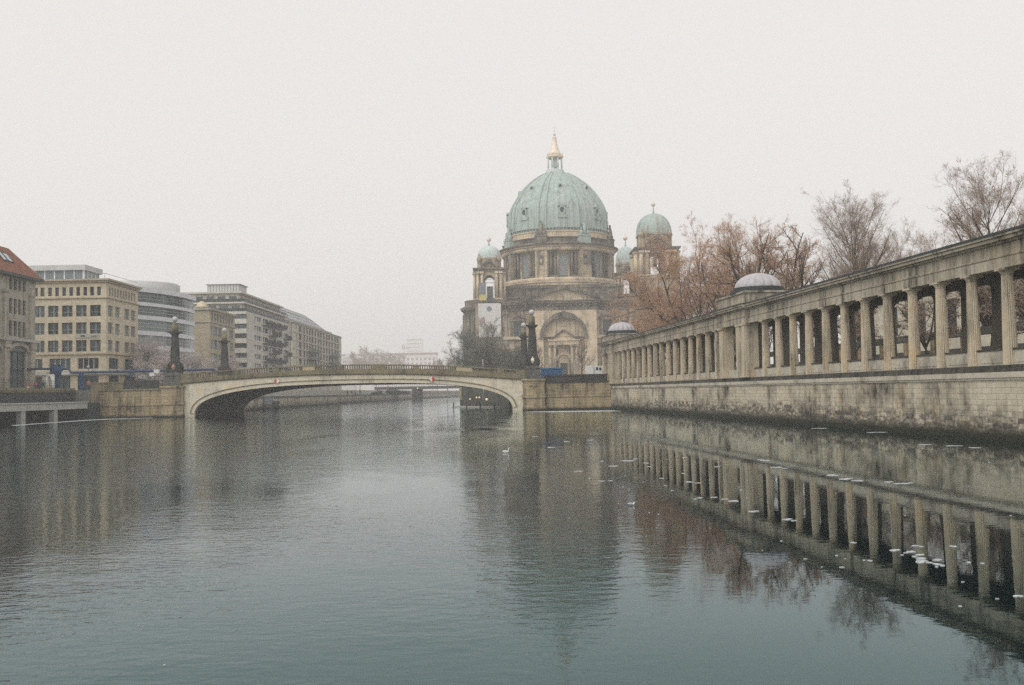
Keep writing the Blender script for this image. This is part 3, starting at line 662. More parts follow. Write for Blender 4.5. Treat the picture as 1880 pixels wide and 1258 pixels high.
for px in (972, 1097):
    m = MB(CFN); x = xf(px); m.box(x - 1.0, x + 1.0, 0, 2.0, Zc, Zc + 1.0); m.box(x - .8, x + .8, .1, 1.8, Zc + 1.0, Zc + 2.1); m.ball(x, 1.0, Zc + 2.5, .75, 10); obj(m, "acroterion", m_cath_d, ca_)
# attic storey behind the pediment
AX0, AX1 = xf(926), xf(1150)
m = MB(CFN); za1 = zf(523, 1030, DF + 8); m.box(AX0, AX1, -68, -8, Zc - .5, za1 - 1); m.box(AX0 - .5, AX1 + .5, -68.5, -7.5, za1 - 1, za1 - .4); m.box(AX0, AX1, -68, -7.9, za1 - .4, za1)
for k in range(9): x = AX0 + (AX1 - AX0) * (k + .5) / 9; m.box(x - .5, x + .5, -8, -7.6, Zc, za1 - 1)
obj(m, "attic", m_cath_d, ca_)
m = MB(CFN)
for a, b in ((XL, PX0 - 3), (PX1 + 3, AX1 + 6)):
    m.box(a, b, -1.2, -.3, Zc, Zc + .5); m.box(a, b, -1.3, -.2, Zc + 1.3, Zc + 1.6)
    n = int((b - a) / .8)
    for k in range(n): x = a + (b - a) * (k + .5) / n; m.cyl(x, -.75, Zc + .5, Zc + 1.3, .2, .16, 6)
obj(m, "balustrade", m_cath_d, ca_)
# ---- main dome on its drum
cx, cy = ctx, DD
def zd(y): return Z_(1023, y, DD - 19.5)          # heights read where the drum faces the river
rd = 92.0 * DD / F_PX                              # dome radius
Rw, Rp = 99 * DD / F_PX, 106 * DD / F_PX          # drum wall, outer face of the piers
m = MB(); m.lathe(cx, cy, [(Rp + .6, zd(530)), (Rp + .6, zd(520)), (Rp + 1.0, zd(519)), (Rp + 1.0, zd(516.5))], 64, smooth=False); m.lathe(cx, cy, [(Rp + .3, zd(516.5)), (Rp + .2, zd(511)), (Rp - .3, zd(509))], 64); obj(m, "drum_base", m_cath_l, ca_)
BAY = R(-90) + R(3)                                # the bay that faces the river viewer
m = MB(); m.lathe(cx, cy, [(Rw - 2.6, zd(512)), (Rw - 2.6, zd(455))], 64, smooth=False); obj(m, "drum_wall", m_soot_shade, ca_)
def drum_frame(t, r):
    n = (math.cos(t), math.sin(t)); return ((cx + n[0] * r, cy + n[1] * r, 0), (-n[1], n[0]), n)
z0, z1 = zd(509), zd(459)
for k in range(8):
    t = BAY + k * math.pi / 4
    fr = drum_frame(t, Rw - 1.9)
    m = MB(fr); pane(m, -1.6, 1.6, z0 + .8, z1 - .9, .1, 2, 4, .1); obj(m, "drum_window", [m_wframe, m_glass_l if k in (0, 7, 1) else m_glass], ca_)
    m = MB(fr); m.box(-2.3, -1.6, -1, .6, z0, z1 - .9); m.box(1.6, 2.3, -1, .6, z0, z1 - .9); m.box(-2.6, 2.6, -1, .6, z1 - .9, z1); m.box(-6.2, -5.0, -1.2, .5, z0, z1); m.box(5.0, 6.2, -1.2, .5, z0, z1); obj(m, "drum_window_frame", m_cath, ca_)
    for a in (-4.3, -2.95, 2.95, 4.3):
        m = MB(fr); m.box(a - .65, a + .65, .3, 1.6, z0, z0 + .8); m.cyl(a, .95, z0 + .8, z1 - .8, .52, .45, 10); m.box(a - .6, a + .6, .35, 1.55, z1 - .8, z1); obj(m, "drum_column", m_cath_d if k in (0, 7) else m_soot_shade, ca_)
    t2 = t + math.pi / 8; fr = drum_frame(t2, Rw - 1.5)
    m = MB(fr); m.box(-2.2, 2.2, -2, 1.9, z0 - .2, z1 + .1)
    for s in (-1, 1): m.box(s * 1.75 - .5, s * 1.75 + .5, 1.9, 2.3, z0, z1)
    m.box(-.9, .9, 1.9, 1.95, z0 + 4.2, z1 - 1.5); m.m = 1; m.box(-.75, .75, 1.951, 1.99, z0 + 4.4, z1 - 1.7); m.m = 0; m.ball(0, 2.1, z0 + 5.6, .5, 8, 2.0)
    obj(m, "drum_pier", [m_cath, m_dark2], ca_)
    # figures and scrolls above each pier
    m = MB(drum_frame(t2, Rp - 1.0)); zt = zd(446)
    m.box(-2.0, 2.0, -2.4, .7, zt, zt + 2.4); m.box(-2.2, 2.2, -2.6, .9, zt + 2.4, zt + 2.9)
    for s in (-1, 1):
        m.ball(s * 1.25, -.2, zt + 3.7, .75, 8, 1.3); m.ball(s * 1.2, -.2, zt + 5.0, .42, 8)
    m.tube([(0, 0, zt + 2.9), (0, -.1, zt + 5.4), (0, -.3, zt + 7.4)], [.75, .6, .3], 8); m.ball(0, -.3, zt + 7.6, .42, 8)
    m.tube([(0, -.5, zt + 6.5), (0, -1.6, zt + 7.0), (0, -2.6, zt + 6.2)], [.3, .3, .3], 6)
    obj(m, "figure_group", m_cath_d if k % 2 else m_copper, ca_)
m = MB(); m.lathe(cx, cy, [(Rp - .6, zd(459)), (Rp - .3, zd(457)), (Rp - .3, zd(453)), (Rp + .2, zd(452.5)), (Rp + .3, zd(450.5))], 64, smooth=False); obj(m, "drum_architrave", m_cath_l, ca_)
m = MB(); m.lathe(cx, cy, [(Rp + .3, zd(450.5)), (Rp + .9, zd(449.5)), (Rp + 1.1, zd(447.6)), (Rp - .5, zd(446.5)), (Rp - .7, zd(444)), (Rw - 1.2, zd(443)), (Rw - 1.2, zd(436)), (Rw - .9, zd(435)), (Rw - .9, zd(433.5)), (rd, zd(433))], 64, smooth=False); obj(m, "drum_cornice", m_cath_d, ca_)
m = MB(); m.lathe(cx, cy, [(rd + .9, zd(433.5)), (rd + .9, zd(425)), (rd + 1.2, zd(424)), (rd + 1.2, zd(422.5)), (rd - .2, zd(422))], 64, smooth=False); obj(m, "dome_attic", m_cath_l, ca_)
m = MB()
m.lathe(cx, cy, [(rd + .75, zd(422.3)), (rd + .75, zd(421.6))], 64, smooth=False); m.lathe(cx, cy, [(rd + .85, zd(417)), (rd + .85, zd(416)), (rd + .55, zd(416)), (rd + .55, zd(417)), (rd + .85, zd(417))], 64, smooth=False)
for k in range(96):
    t = 2 * math.pi * k / 96; m.cyl(cx + (rd + .7) * math.cos(t), cy + (rd + .7) * math.sin(t), zd(422), zd(416.5), .13, None, 5)
obj(m, "dome_railing", m_copper, ca_)
prof = [(930.5, 439), (930.6, 418), (932.8, 396), (937, 383), (943.5, 371), (952, 358.5), (962, 346.5), (974, 336), (988, 326), (1002, 318.5)]
PR = [((1023.2 - x) * DD / F_PX, Z_(1023, y, DD - 1)) for x, y in prof]
# smooth the meridian
def resample(pr, n):
    out = []
    for k in range(n + 1):
        t = k / n * (len(pr) - 1); i = min(int(t), len(pr) - 2); f = t - i
        p0, p1, p2, p3 = pr[max(i - 1, 0)], pr[i], pr[i + 1], pr[min(i + 2, len(pr) - 1)]
        out.append(tuple(.5 * (2 * p1[j] + (p2[j] - p0[j]) * f + (2 * p0[j] - 5 * p1[j] + 4 * p2[j] - p3[j]) * f * f + (3 * p1[j] - p0[j] - 3 * p2[j] + p3[j]) * f ** 3) for j in (0, 1)))
    return out
PRS = resample(PR, 30)
m = MB(); m.lathe(cx, cy, PRS, 192, rad=lambda k, n, z: 1.0 - .012 * ((k % 4) in (1, 2)) , smooth=False); dome = obj(m, "main_dome", m_copper, ca_)
def dome_at(z):
    for (r0, a), (r1, b) in zip(PRS, PRS[1:]):
        if a <= z <= b: return r0 + (r1 - r0) * (z - a) / (b - a)
    return PRS[-1][0]
for k in range(8):                                 # broad double ribs between the bays
    t2 = BAY + (k + .5) * math.pi / 4
    for s in (-1, 1):
        pts = [(math.cos(t2 + s * .075) * (r + .12) + cx, math.sin(t2 + s * .075) * (r + .12) + cy, z) for r, z in PRS]
        m = MB(); m.tube(pts, [.42 - .22 * i / len(pts) for i in range(len(pts))], 6); obj(m, "dome_rib", m_copper, dome)
    for yy, w in ((386, 1.15), (343, .85)):        # round dormers, two rows
        z = Z_(1023, yy, DD - (17.3 if yy > 350 else 13)); r = dome_at(z); t = BAY + k * math.pi / 4
        fr = drum_frame(t, r); e = .5; sl = (dome_at(z + e) - dome_at(z - e)) / (2 * e)
        m = MB(fr); zz = z
        m.band([(w * .7 * math.cos(a), zz + w * .9 * math.sin(a)) for a in [2 * math.pi * q / 16 for q in range(17)]], [(w * 1.1 * math.cos(a), zz + w * 1.35 * math.sin(a)) for a in [2 * math.pi * q / 16 for q in range(17)]], -2.6 if yy < 350 else -1.6, .45)
        if yy > 350: m.box(-w * 1.5, w * 1.5, -1.0, .5, zz - w * 2.4, zz - w * 1.3); m.prism([(-w * 1.4, zz + w * 1.25), (w * 1.4, zz + w * 1.25), (0, zz + w * 2.1)], -1.6, .5)
        m.m = 1; m.prism([(w * .72 * math.cos(a), zz + w * .92 * math.sin(a)) for a in [2 * math.pi * q / 16 for q in range(16)]], -1.5, -.1)
        obj(m, "dome_dormer", [m_copper, m_glass], dome)
# lantern and gilded spire
lx, ly = cx - .35, cy
def zl(y): return Z_(1019, y, DD)
m = MB(); m.lathe(lx, ly, [(3.6, zl(321)), (3.7, zl(318)), (3.4, zl(317.5)), (3.3, zl(314)), (3.0, zl(313))], 24, smooth=False); lan = obj(m, "lantern_base", m_copper_p, ca_)
m = MB(); m.cyl(lx, ly, zl(313.5), zl(290), 1.35, None, 16); obj(m, "lantern_core", m_copper_p, ca_)
for k in range(8):
    t = R(22) + k * math.pi / 4; m = MB(); m.cyl(lx + 2.65 * math.cos(t), ly + 2.65 * math.sin(t), zl(313.5), zl(290.5), .30, .26, 8); m.box(lx + 2.65 * math.cos(t) - .34, lx + 2.65 * math.cos(t) + .34, ly + 2.65 * math.sin(t) - .34, ly + 2.65 * math.sin(t) + .34, zl(313.5), zl(310)); obj(m, "lantern_column", m_copper_p, ca_)
m = MB(); m.lathe(lx, ly, [(2.9, zl(291)), (3.15, zl(289.5)), (3.15, zl(287.5)), (2.6, zl(287))], 24, smooth=False)
for k in range(8): t = R(22) + k * math.pi / 4; m.ball(lx + 2.9 * math.cos(t), ly + 2.9 * math.sin(t), zl(285), .3, 8, 2.0)
obj(m, "lantern_cornice", m_gold, ca_)
m = MB(); m.lathe(lx, ly, [(2.55, zl(287.2)), (2.0, zl(280)), (1.35, zl(272)), (.95, zl(262)), (.75, zl(254)), (.85, zl(253)), (.5, zl(251.5)), (.2, zl(249))], 16); obj(m, "spire", m_gold, ca_)
m = MB(); m.ball(lx, ly, zl(247), .55, 12); m.cyl(lx, ly, zl(245), zl(226), .09, .05, 6); m.box(lx - .55, lx + .55, ly - .06, ly + .06, zl(235), zl(234.3)); obj(m, "spire_cross", m_gold, ca_)
# ---- corner towers
def tower(px, D, y_ball, y_dome0, y_dome1, hw, y_att, y_cor, y_bel, bw, cop, z_to, name):
    s = D / F_PX; p = at(px, y_dome1, D); x, y = p.x, D
    Z = lambda yy: Z_(px, yy, D - bw * s * .8)
    r = hw * s
    m = MB(); m.lathe(x, y, [(r, Z(y_dome1)), (r * 1.0, Z(y_dome1 - .12 * (y_dome1 - y_dome0)))] + [(r * math.cos(a) ** .9, Z(y_dome1 - (y_dome1 - y_dome0) * (.12 + .88 * math.sin(a)))) for a in [R(90) * k / 12 for k in range(1, 12)]] + [(.3, Z(y_dome0))], 48, rad=lambda k, n, z: 1.0 if k % 6 else 1.03, smooth=False); d_ = obj(m, "tower_dome", cop, ca_)
    m = MB(); m.lathe(x, y, [(.45, Z(y_dome0)), (.28, Z(y_dome0 - 3)), (.16, Z(y_ball + 4))], 10); m.m = 1; m.ball(x, y, Z(y_ball), 4.2 * s, 14); m.cyl(x, y, Z(y_ball - 4), Z(y_ball - 10), .07, .03, 5); obj(m, "finial", [m_copper, m_gold], d_)
    rb = bw * s
    m = MB(); m.lathe(x, y, [(rb * .92, Z(y_att)), (rb * .92, Z(y_dome1 + 4)), (rb * .97, Z(y_dome1 + 3)), (rb * .97, Z(y_dome1 + .5)), (r, Z(y_dome1))], 8, a0=R(22.5), a1=R(382.5), smooth=False)
    for k in range(4): t = R(45 + 90 * k); m.ball(x + rb * math.cos(t), y + rb * math.sin(t), Z(y_dome1 + 2), .7, 8, 1.6); m.tube([(x + rb * math.cos(t), y + rb * math.sin(t), Z(y_dome1)), (x + rb * math.cos(t), y + rb * math.sin(t), Z(y_dome1 - 8))], [.5, .1], 6)
    obj(m, "tower_attic", m_cath, ca_)
    m = MB(); m.box(x - rb * 1.08, x + rb * 1.08, y - rb * 1.08, y + rb * 1.08, Z(y_cor) - 1.0, Z(y_cor) - .3); m.box(x - rb * 1.16, x + rb * 1.16, y - rb * 1.16, y + rb * 1.16, Z(y_cor) - .3, Z(y_cor) + .3)
    m.band([(x - rb * .55 * 1.0 + rb * 1.1 * q / 8, Z(y_cor) + .3 + rb * .42 * math.sin(math.pi * q / 8)) for q in range(9)], [(x - rb * .62 + rb * 1.24 * q / 8, Z(y_cor) + .75 + rb * .5 * math.sin(math.pi * q / 8)) for q in range(9)], y - rb * 1.16, y - rb * .9)
    obj(m, "tower_cornice", m_cath_d, ca_)
    zb, zt = Z(y_bel), Z(y_cor) - 1.0
    hw_, hh = rb * .36, (zt - zb) * .72
    for rt in range(4):                            # four walls with arched belfry openings
        n = [(0, -1), (1, 0), (0, 1), (-1, 0)][rt]; fr = ((x + n[0] * rb, y + n[1] * rb, 0), (-n[1], n[0]), n)
        m = MB(fr); zo0, zo1 = zb + (zt - zb) * .06, zb + hh
        m.facade(-rb, rb, zb, zo1, [(-hw_, hw_, zo0, zo1)], 0, 1.0)
        prev = None
        for q in range(13):
            a = math.pi - math.pi * q / 12; xx, z = hw_ * math.cos(a), zo1 + hw_ * .9 * math.sin(a); z = min(z, zt - .2)
            cur = (m.p(xx, 0, z), m.p(xx, 0, zt), m.p(xx, -1.0, z))
            if prev: m.f(prev[0], cur[0], cur[1], prev[1]); m.f(prev[0], prev[2], cur[2], cur[0])
            prev = cur
        m.quad((-rb, 0, zo1), (-hw_, 0, zo1), (-hw_, 0, zt), (-rb, 0, zt)); m.quad((hw_, 0, zo1), (rb, 0, zo1), (rb, 0, zt), (hw_, 0, zt))
        w_ = obj(m, "belfry_wall", m_cath, ca_)
        for q in (-.82, -.52, .52, .82):
            m = MB(fr); m.cyl(q * rb, .35, zb + .5, zt - .7, rb * .1, rb * .09, 10); m.box(q * rb - rb * .13, q * rb + rb * .13, 0, .35 + rb * .13, zb, zb + .5); m.box(q * rb - rb * .13, q * rb + rb * .13, 0, .35 + rb * .13, zt - .7, zt); obj(m, "belfry_column", m_cath_l, w_)
    m = MB(); m.box(x - rb * 1.1, x + rb * 1.1, y - rb * 1.1, y + rb * 1.1, zb - .8, zb); m.box(x - rb * 1.02, x + rb * 1.02, y - rb * 1.02, y + rb * 1.02, z_to, zb - .8); obj(m, "tower_shaft", m_cath, ca_)
    return x, y, rb
tx, ty, tr = tower(898, DF + 5, 437, 448.5, 472.5, 21, 493, 494, 551, 25.5, m_copper_p, 4, "tower")
tower(1200.5, DF + 8, 370, 387.5, 427.5, 32, 452, 456, 508, 36, m_copper, 4, "tower")
tower(1149, DF + 64, 435, 450, 482, 18.5, 500, 503, 542, 21, m_copper_p, Zc - 3, "tower")
# statue in the belfry of the large tower
p = at(1202, 478, DF + 1.3); m = MB(); m.tube([(p.x, p.y, p.z - 2.2), (p.x, p.y, p.z), (p.x + .1, p.y, p.z + 1.4)], [.8, .65, .4], 8); m.ball(p.x + .1, p.y, p.z + 1.8, .42, 8); obj(m, "belfry_statue", m_dark2, ca_)
# apse towards the river, at the left
ax, ay = xf(872), DF + 34
m = MB(); ra = (ax - X_(853, ay, 600)) ; zt = Z_(855, 562, ay - 6)
m.lathe(ax, ay, [(ra, 4), (ra, zt - 3)], 16, smooth=False); m.box(ax, XL + 1, ay - ra, ay + ra, 4, zt - 3); obj(m, "apse_wall", m_cath, ca_)
m = MB(); m.lathe(ax, ay, [(ra + .2, zt - 3), (ra + .5, zt - 2), (ra + 1.2, zt - 1.4), (ra + 1.5, zt - .5), (ra + .4, zt), (ra - .2, zt + .2), (ra - .2, zt + 1.8), (ra + .1, zt + 2), (ra - .8, zt + 2.4)], 16, smooth=False); obj(m, "apse_cornice", m_cath_d, ca_)
for k in range(9):
    t = R(180 + 20 * (k - 4.5)); fr = ((ax + ra * math.cos(t), ay + ra * math.sin(t), 0), (-math.sin(t), math.cos(t)), (math.cos(t), math.sin(t)))
    m = MB(fr); m.box(-.7, .7, -.3, .6, 4, zt - 3); m.ball(0, .7, zf(600), .8, 8, 1.8); obj(m, "apse_pilaster", m_cath_d, ca_)
m = MB(); m.box(tx + tr - 1, XL + .5, DF + 1, DF + 40, 4, Zc - 1); obj(m, "side_wall", m_cath, ca_)
# ---- building-site wraps on the river tower
TF = ((0, ty - tr * 1.02, 0), (1, 0), (0, -1)); dT = ty - tr * 1.02 - 1.4
g = lambda px, py: at(px, py, dT)
bn = thing("scaffold_banner", "tall white printed banner hung on the scaffolded river tower of the cathedral", "banner", (g(899, 619).x, dT, g(899, 619).z))
x0, x1, z0, z1 = g(878.5, 590).x, g(920, 590).x, g(900, 619).z, g(900, 557).z
m = MB(); n = 14
for i in range(n):
    for j in range(10):
        f_ = lambda a, b: (x0 + (x1 - x0) * a / n, dT - .15 - .08 * math.sin(a * 1.9 + b * .7) * math.sin(b * .9), z0 + (z1 - z0) * b / 10)
        m.quad(f_(i, j), f_(i + 1, j), f_(i + 1, j + 1), f_(i, j + 1))
obj(m, "cloth", m_banner, bn)
e = g(898, 567); m = MB(((0, dT - .28, 0), (1, 0), (0, -1)))
m.band(*[[(e.x + r * math.cos(2 * math.pi * q / 24), e.z + r * math.sin(2 * math.pi * q / 24)) for q in range(25)] for r in (.52, .8)], 0, .03); m.prism([(e.x + .42 * math.cos(2 * math.pi * q / 20), e.z + .42 * math.sin(2 * math.pi * q / 20)) for q in range(20)], 0, .03); obj(m, "emblem", m_bluegrey, bn)
e = g(887, 588); m = MB(((0, dT - .28, 0), (1, 0), (0, -1))); m.prism([(e.x - .5, e.z - 1.0), (e.x + .45, e.z - 1.0), (e.x + .55, e.z + .5), (e.x + .2, e.z + 1.1), (e.x - .3, e.z + .95), (e.x - .6, e.z + .2)], 0, .03); obj(m, "print", m_redpr, bn)
sc = thing("scaffold", "tube scaffold with grey netting and yellow sheet round the river tower belfry", "scaffold", (g(899, 556).x, dT, g(899, 556).z))
zz0, zz1 = g(899, 557).z - 12, g(899, 510).z
m = MB()
for px in (878, 893, 906, 920.5):
    xx = g(px, 540).x; m.cyl(xx, dT, zz0, zz1 - (3 if px < 890 else 0), .06, None, 5)
for q in range(12): z = zz0 + (zz1 - zz0) * q / 11; m.tube([(x0, dT, z), (x1, dT, z)], .05, 5)
obj(m, "tube_frame", m_steel, sc)
a0, a1 = g(879.5, 530), g(892, 530); m = MB(); m.box(a0.x, a1.x, dT - .12, dT - .05, g(885, 540.5).z, g(885, 519).z); obj(m, "netting", m_scaff, sc)
m = MB(); m.box(a0.x, a1.x + .1, dT - .16, dT - .05, g(885, 552).z, g(885, 541).z); obj(m, "yellow_sheet", m_yellow, sc)
a0, a1 = g(894, 530), g(905, 530); m = MB(); m.box(a0.x, a1.x, dT + .3, dT + .5, g(885, 555).z, g(885, 526).z); obj(m, "dark_netting", m_dark2, sc)
# ------------------------------------------------------------------ buildings on the left bank
def window(parent, fr, r, d, mats, nx=2, nz=1, bar=.1, name="window"):
    m = MB(fr); pane(m, r[0], r[1], r[2], r[3], d, nx, nz, bar); return obj(m, name, mats, parent)
GL = [m_frame, m_glass]; GLL = [m_wframe, m_glass_l]; GLG = [m_wframe, m_glass_g]
LZ = 4.5
# --- red-roofed house along the quay, at the left edge
X1 = -79.6
F1 = ((X1, 0, 0), (0, 1), (1, 0))
b1 = thing("red_roof_house", "old grey stone house with steep red tiled roof and tall window strips", "building", (X1 - 6, 155, LZ))
Yat = lambda px: atX(px, 620, X1).y
Zx = lambda px, py: atX(px, py, X1).z
b_lo, b_hi = 138.0, 166.0
bays = []
y0 = Yat(15.5) ; y1 = Yat(48.5)
bw = y1 - y0; pitch = bw + 2.6
rects = []; wins = []; arches = []
zA = (Zx(30, 618), Zx(30, 590)); zB = (Zx(30, 577), Zx(30, 549)); zC = (Zx(30, 533), Zx(30, 512))
for q in range(-3, 1):
    a = y0 + pitch * q
    for w in range(4):
        u0 = a + bw * (w + .14) / 4; u1 = a + bw * (w + .82) / 4
        for zz in (zA, zB, zC): rects.append((u0, u1, *zz))
    arches.append((a + .15, a + bw - .15, LZ + .3, Zx(30, 645)))
m = MB(F1); zev = Zx(30, 505)
m.facade(b_lo, b_hi, LZ, zev, rects + arches, 0, .45); m.box(b_lo, b_hi, -11, -10.5, LZ, zev); m.box(b_hi - .4, b_hi, -10.5, -.46, LZ, zev); m.box(b_lo, b_lo + .4, -10.5, -.46, LZ, zev)
wl = obj(m, "wall", m_oldst, b1)
for r in rects: window(b1, F1, r, -.45, GL, 1, 3, .07)
for r in arches:
    m = MB(F1); pane(m, r[0], r[1], r[2], r[3], -.45, 3, 4, .12); m.m = 0; c_ = (r[0] + r[1]) / 2; w_ = (r[1] - r[0]) / 2
    m.m = 1; m.prism([(c_ + w_ * math.cos(R(180 * k / 12)), r[3] + .85 * math.sin(R(180 * k / 12))) for k in range(13)], .002, .03)
    obj(m, "arched_window", GL, b1)
for q in range(-3, 2):
    a = y0 + pitch * q - 1.3
    m = MB(F1); m.box(a - .75, a + .75, 0, .55, LZ, Zx(30, 628)); m.box(a - .9, a + .9, 0, .7, Zx(30, 640), Zx(30, 627)); m.box(a - .6, a + .6, 0, .35, Zx(30, 622), Zx(30, 540)); m.box(a - .75, a + .75, 0, .5, Zx(30, 540), Zx(30, 534)); obj(m, "pilaster", m_oldst, b1)
m = MB(F1); m.box(b_lo, b_hi + .2, 0, .8, Zx(30, 627) + .002, Zx(30, 622)); obj(m, "string_course", m_conc, b1)
for r in arches:
    m = MB(F1); c_ = (r[0] + r[1]) / 2; w_ = (r[1] - r[0]) / 2
    m.band([(c_ + w_ * math.cos(R(180 - 180 * k / 12)), r[3] + .85 * math.sin(R(180 * k / 12))) for k in range(13)], [(c_ + (w_ + .5) * math.cos(R(180 - 180 * k / 12)), r[3] + 1.45 * math.sin(R(180 * k / 12))) for k in range(13)], 0, .4); obj(m, "window_arch", m_oldst, b1)
m = MB(F1); zr = 28.1
e = [(b_lo, 1.0), (b_hi + .7, 1.0), (b_hi + .7, -11.8), (b_lo, -11.8)]
E = [m.p(a, d, zev) for a, d in e]; r_ = [m.p(b_lo, -2.9, zr), m.p(162.7, -2.9, zr), m.p(162.7, -8.4, zr), m.p(b_lo, -8.4, zr)]
m.f(E[0], E[1], r_[1], r_[0]); m.f(E[1], E[2], r_[2], r_[1]); m.f(E[2], E[3], r_[3], r_[2]); m.f(*r_)
m.m = 1; m.box(b_lo, b_hi + .8, -11.9, 1.1, zev - .45, zev - .002); rf = obj(m, "roof", [m_tile, m_frame], b1)
m = MB(F1)
for a0, a1 in ((156.6, 158.0), (158.25, 159.8)):
    f0, f1 = .42, .72
    P_ = lambda a, f: (a, 1.0 - 3.9 * f + .08, zev + (zr - zev) * f + .08)
    m.m = 1; m.quad(P_(a0, f0), P_(a1, f0), P_(a1, f1), P_(a0, f1)); m.m = 0
    for A, B in ((P_(a0, f0), P_(a1, f0)), (P_(a0, f1), P_(a1, f1)), (P_(a0, f0), P_(a0, f1)), (P_(a1, f0), P_(a1, f1))): m.tube([A, B], .07, 4)
obj(m, "roof_window", [m_frame, m_glass_roof], rf)

# --- beige office building
Y2 = 180.0; XC2 = at(195, 600, Y2).x
b2 = thing("office_building", "six storey beige stone office block with white penthouse and square corner", "building", (XC2 - 8, Y2 + 8, LZ))
F2 = ((0, Y2, 0), (1, 0), (0, -1)); G2 = ((XC2, 0, 0), (0, 1), (1, 0))
x2 = lambda px, py=600: at(px, py, Y2).x
z2 = lambda py, px=150: at(px, py, Y2).z
Yr = lambda px: atX(px, 600, XC2).y
YE = Yr(253.5)
zc2 = z2(516)
rows = [(z2(581), z2(560.5)), (z2(613), z2(592)), (z2(645.5), z2(624.5))]
rowT = (z2(543), z2(527)); rowG = (z2(678), z2(657.5)); rowS = (LZ + .2, z2(690))
colsF = [(61.8, 81.8), (88, 107), (113.5, 133), (139.4, 158.8), (165, 184.7)]
topF = [(61.8, 69), (74, 81.5), (88, 95), (101, 108), (114, 121), (127, 134), (140, 146.8), (153, 159.7), (165.3, 172.4), (178.2, 185)]
gF = [(57, 78), (90.6, 129.4), (142.6, 181)]
rF = [(x2(a), x2(b), *z) for a, b in colsF for z in rows]; tF = [(x2(a), x2(b), *rowT) for a, b in topF]; gFr = [(x2(a), x2(b), *rowG) for a, b in gF]; sF = [(x2(a), x2(b), *rowS) for a, b in gF]
ext = [(x2(61.8) - 4.0 * k - 3.2, x2(61.8) - 4.0 * k - .9, *z) for k in range(2) for z in rows]
colsR = [(198.5, 207), (211.8, 220), (228.8, 237.6), (240.6, 248.6)]
rR = [(Yr(a), Yr(b), *z) for a, b in colsR for z in rows]
tR = [(Yr(200 + 5.05 * k), Yr(203.2 + 5.05 * k), *rowT) for k in range(10)]
gR = [(Yr(200), Yr(218), *rowG), (Yr(229), Yr(248), *rowG)]; sR = [(Yr(200), Yr(218), *rowS), (Yr(229), Yr(248), *rowS)]
m = MB(F2); m.facade(x2(40) - 4, XC2, LZ, zc2, rF + tF + gFr + sF + ext, 0, .35); obj(m, "river_end_wall", m_beige, b2)
m = MB(G2); m.facade(Y2, YE, LZ, zc2, rR + tR + gR + sR, 0, .35); m.box(YE - .3, YE - .002, -14, -.36, LZ, zc2); obj(m, "quay_wall_front", m_beige, b2)
m = MB(); m.box(x2(40) - 4, XC2 - .4, Y2 + .5, YE - .4, zc2 - .5, zc2 - .05); obj(m, "flat_roof", m_zinc, b2)
for r in rF + ext:
    m = MB(F2); x0, x1, z0, z1 = r; m.m = 1; m.quad((x0, -.35, z0), (x1, -.35, z0), (x1, -.35, z1), (x0, -.35, z1)); m.m = 2; a, b = x0 + (x1 - x0) * .36, x0 + (x1 - x0) * .66; m.quad((a, -.34, z0), (b, -.34, z0), (b, -.34, z1), (a, -.34, z1)); m.m = 0
    for xx in (x0 + .05, a, b, x1 - .05): m.box(xx - .04, xx + .04, -.335, -.26, z0, z1)
    m.m = 3; m.box(x0 + .001, x1 - .001, -.255, -.2, z0 + .75, z0 + .8); m.m = 0
    obj(m, "window", [m_frame, m_glass, m_glass_l, m_wframe], b2)
for r in tF: window(b2, F2, r, -.35, GL, 1, 1, .08)
for r in gFr: window(b2, F2, r, -.35, GLL[:1] + [m_glass], 4 if r[1] - r[0] > 3 else 2, 1, .16)
for r in sF: window(b2, F2, r, -.35, GL, 3, 1, .1, "shop_window")
for r in rR: window(b2, G2, r, -.35, GLL, 2, 1, .09)
for r in tR: window(b2, G2, r, -.35, GLL, 1, 1, .08)
for r in gR: window(b2, G2, r, -.35, GL, 3, 1, .1)
for r in sR: window(b2, G2, r, -.35, GL, 2, 1, .1, "shop_window")
def wrap(m, z0, z1, pr):
    xl = x2(40) - 4; m.slab([(xl, Y2 - pr), (XC2 + pr, Y2 - pr), (XC2 + pr, YE + pr * .5), (XC2, YE + pr * .5), (XC2, Y2), (xl, Y2)], z0, z1)
m = MB(); wrap(m, zc2, zc2 + .32, .75); obj(m, "cornice", m_beige2, b2)
for z0, z1, pr in ((zc2 - .3, zc2 - .002, .4), (z2(548), z2(546), .28), (z2(651), z2(649), .3)):
    m = MB(); wrap(m, z0, z1, pr); obj(m, "string_course", m_beige2, b2)
m = MB(); wrap(m, z2(688), z2(681), .5); obj(m, "awning_band", m_conc, b2)
m = MB(); m.box(x2(139), x2(182), Y2 - .12, Y2 - .01, z2(620.5), z2(614)); sg = obj(m, "sign_panel", m_conc, b2)
m = MB()                                            # worn, unreadable lettering on the panel
rs = random.Random(5)
for px0, n_, hh in ((148.6, 5, .34), (168.2, 6, .2)):
    for k in range(n_): xx = x2(px0) + .16 * k; m.box(xx, xx + .1, Y2 - .16, Y2 - .121, z2(618.7), z2(618.7) + hh * (.7 + .3 * rs.random()))
obj(m, "lettering", m_iron, sg)
P0, P1 = at(40, 500, Y2 + 6).x, at(154, 500, Y2 + 6).x
YP = atX(182, 500, P1).y
Zp = lambda py: at(110, py, Y2 + 6).z
m = MB(); m.box(P0 - 3, P1, Y2 + 6, YP, zc2 - .2, Zp(513)); m.m = 1; m.box(P0 - 3, P1 - .05, Y2 + 6.05, YP - .05, Zp(513), Zp(497)); m.m = 0
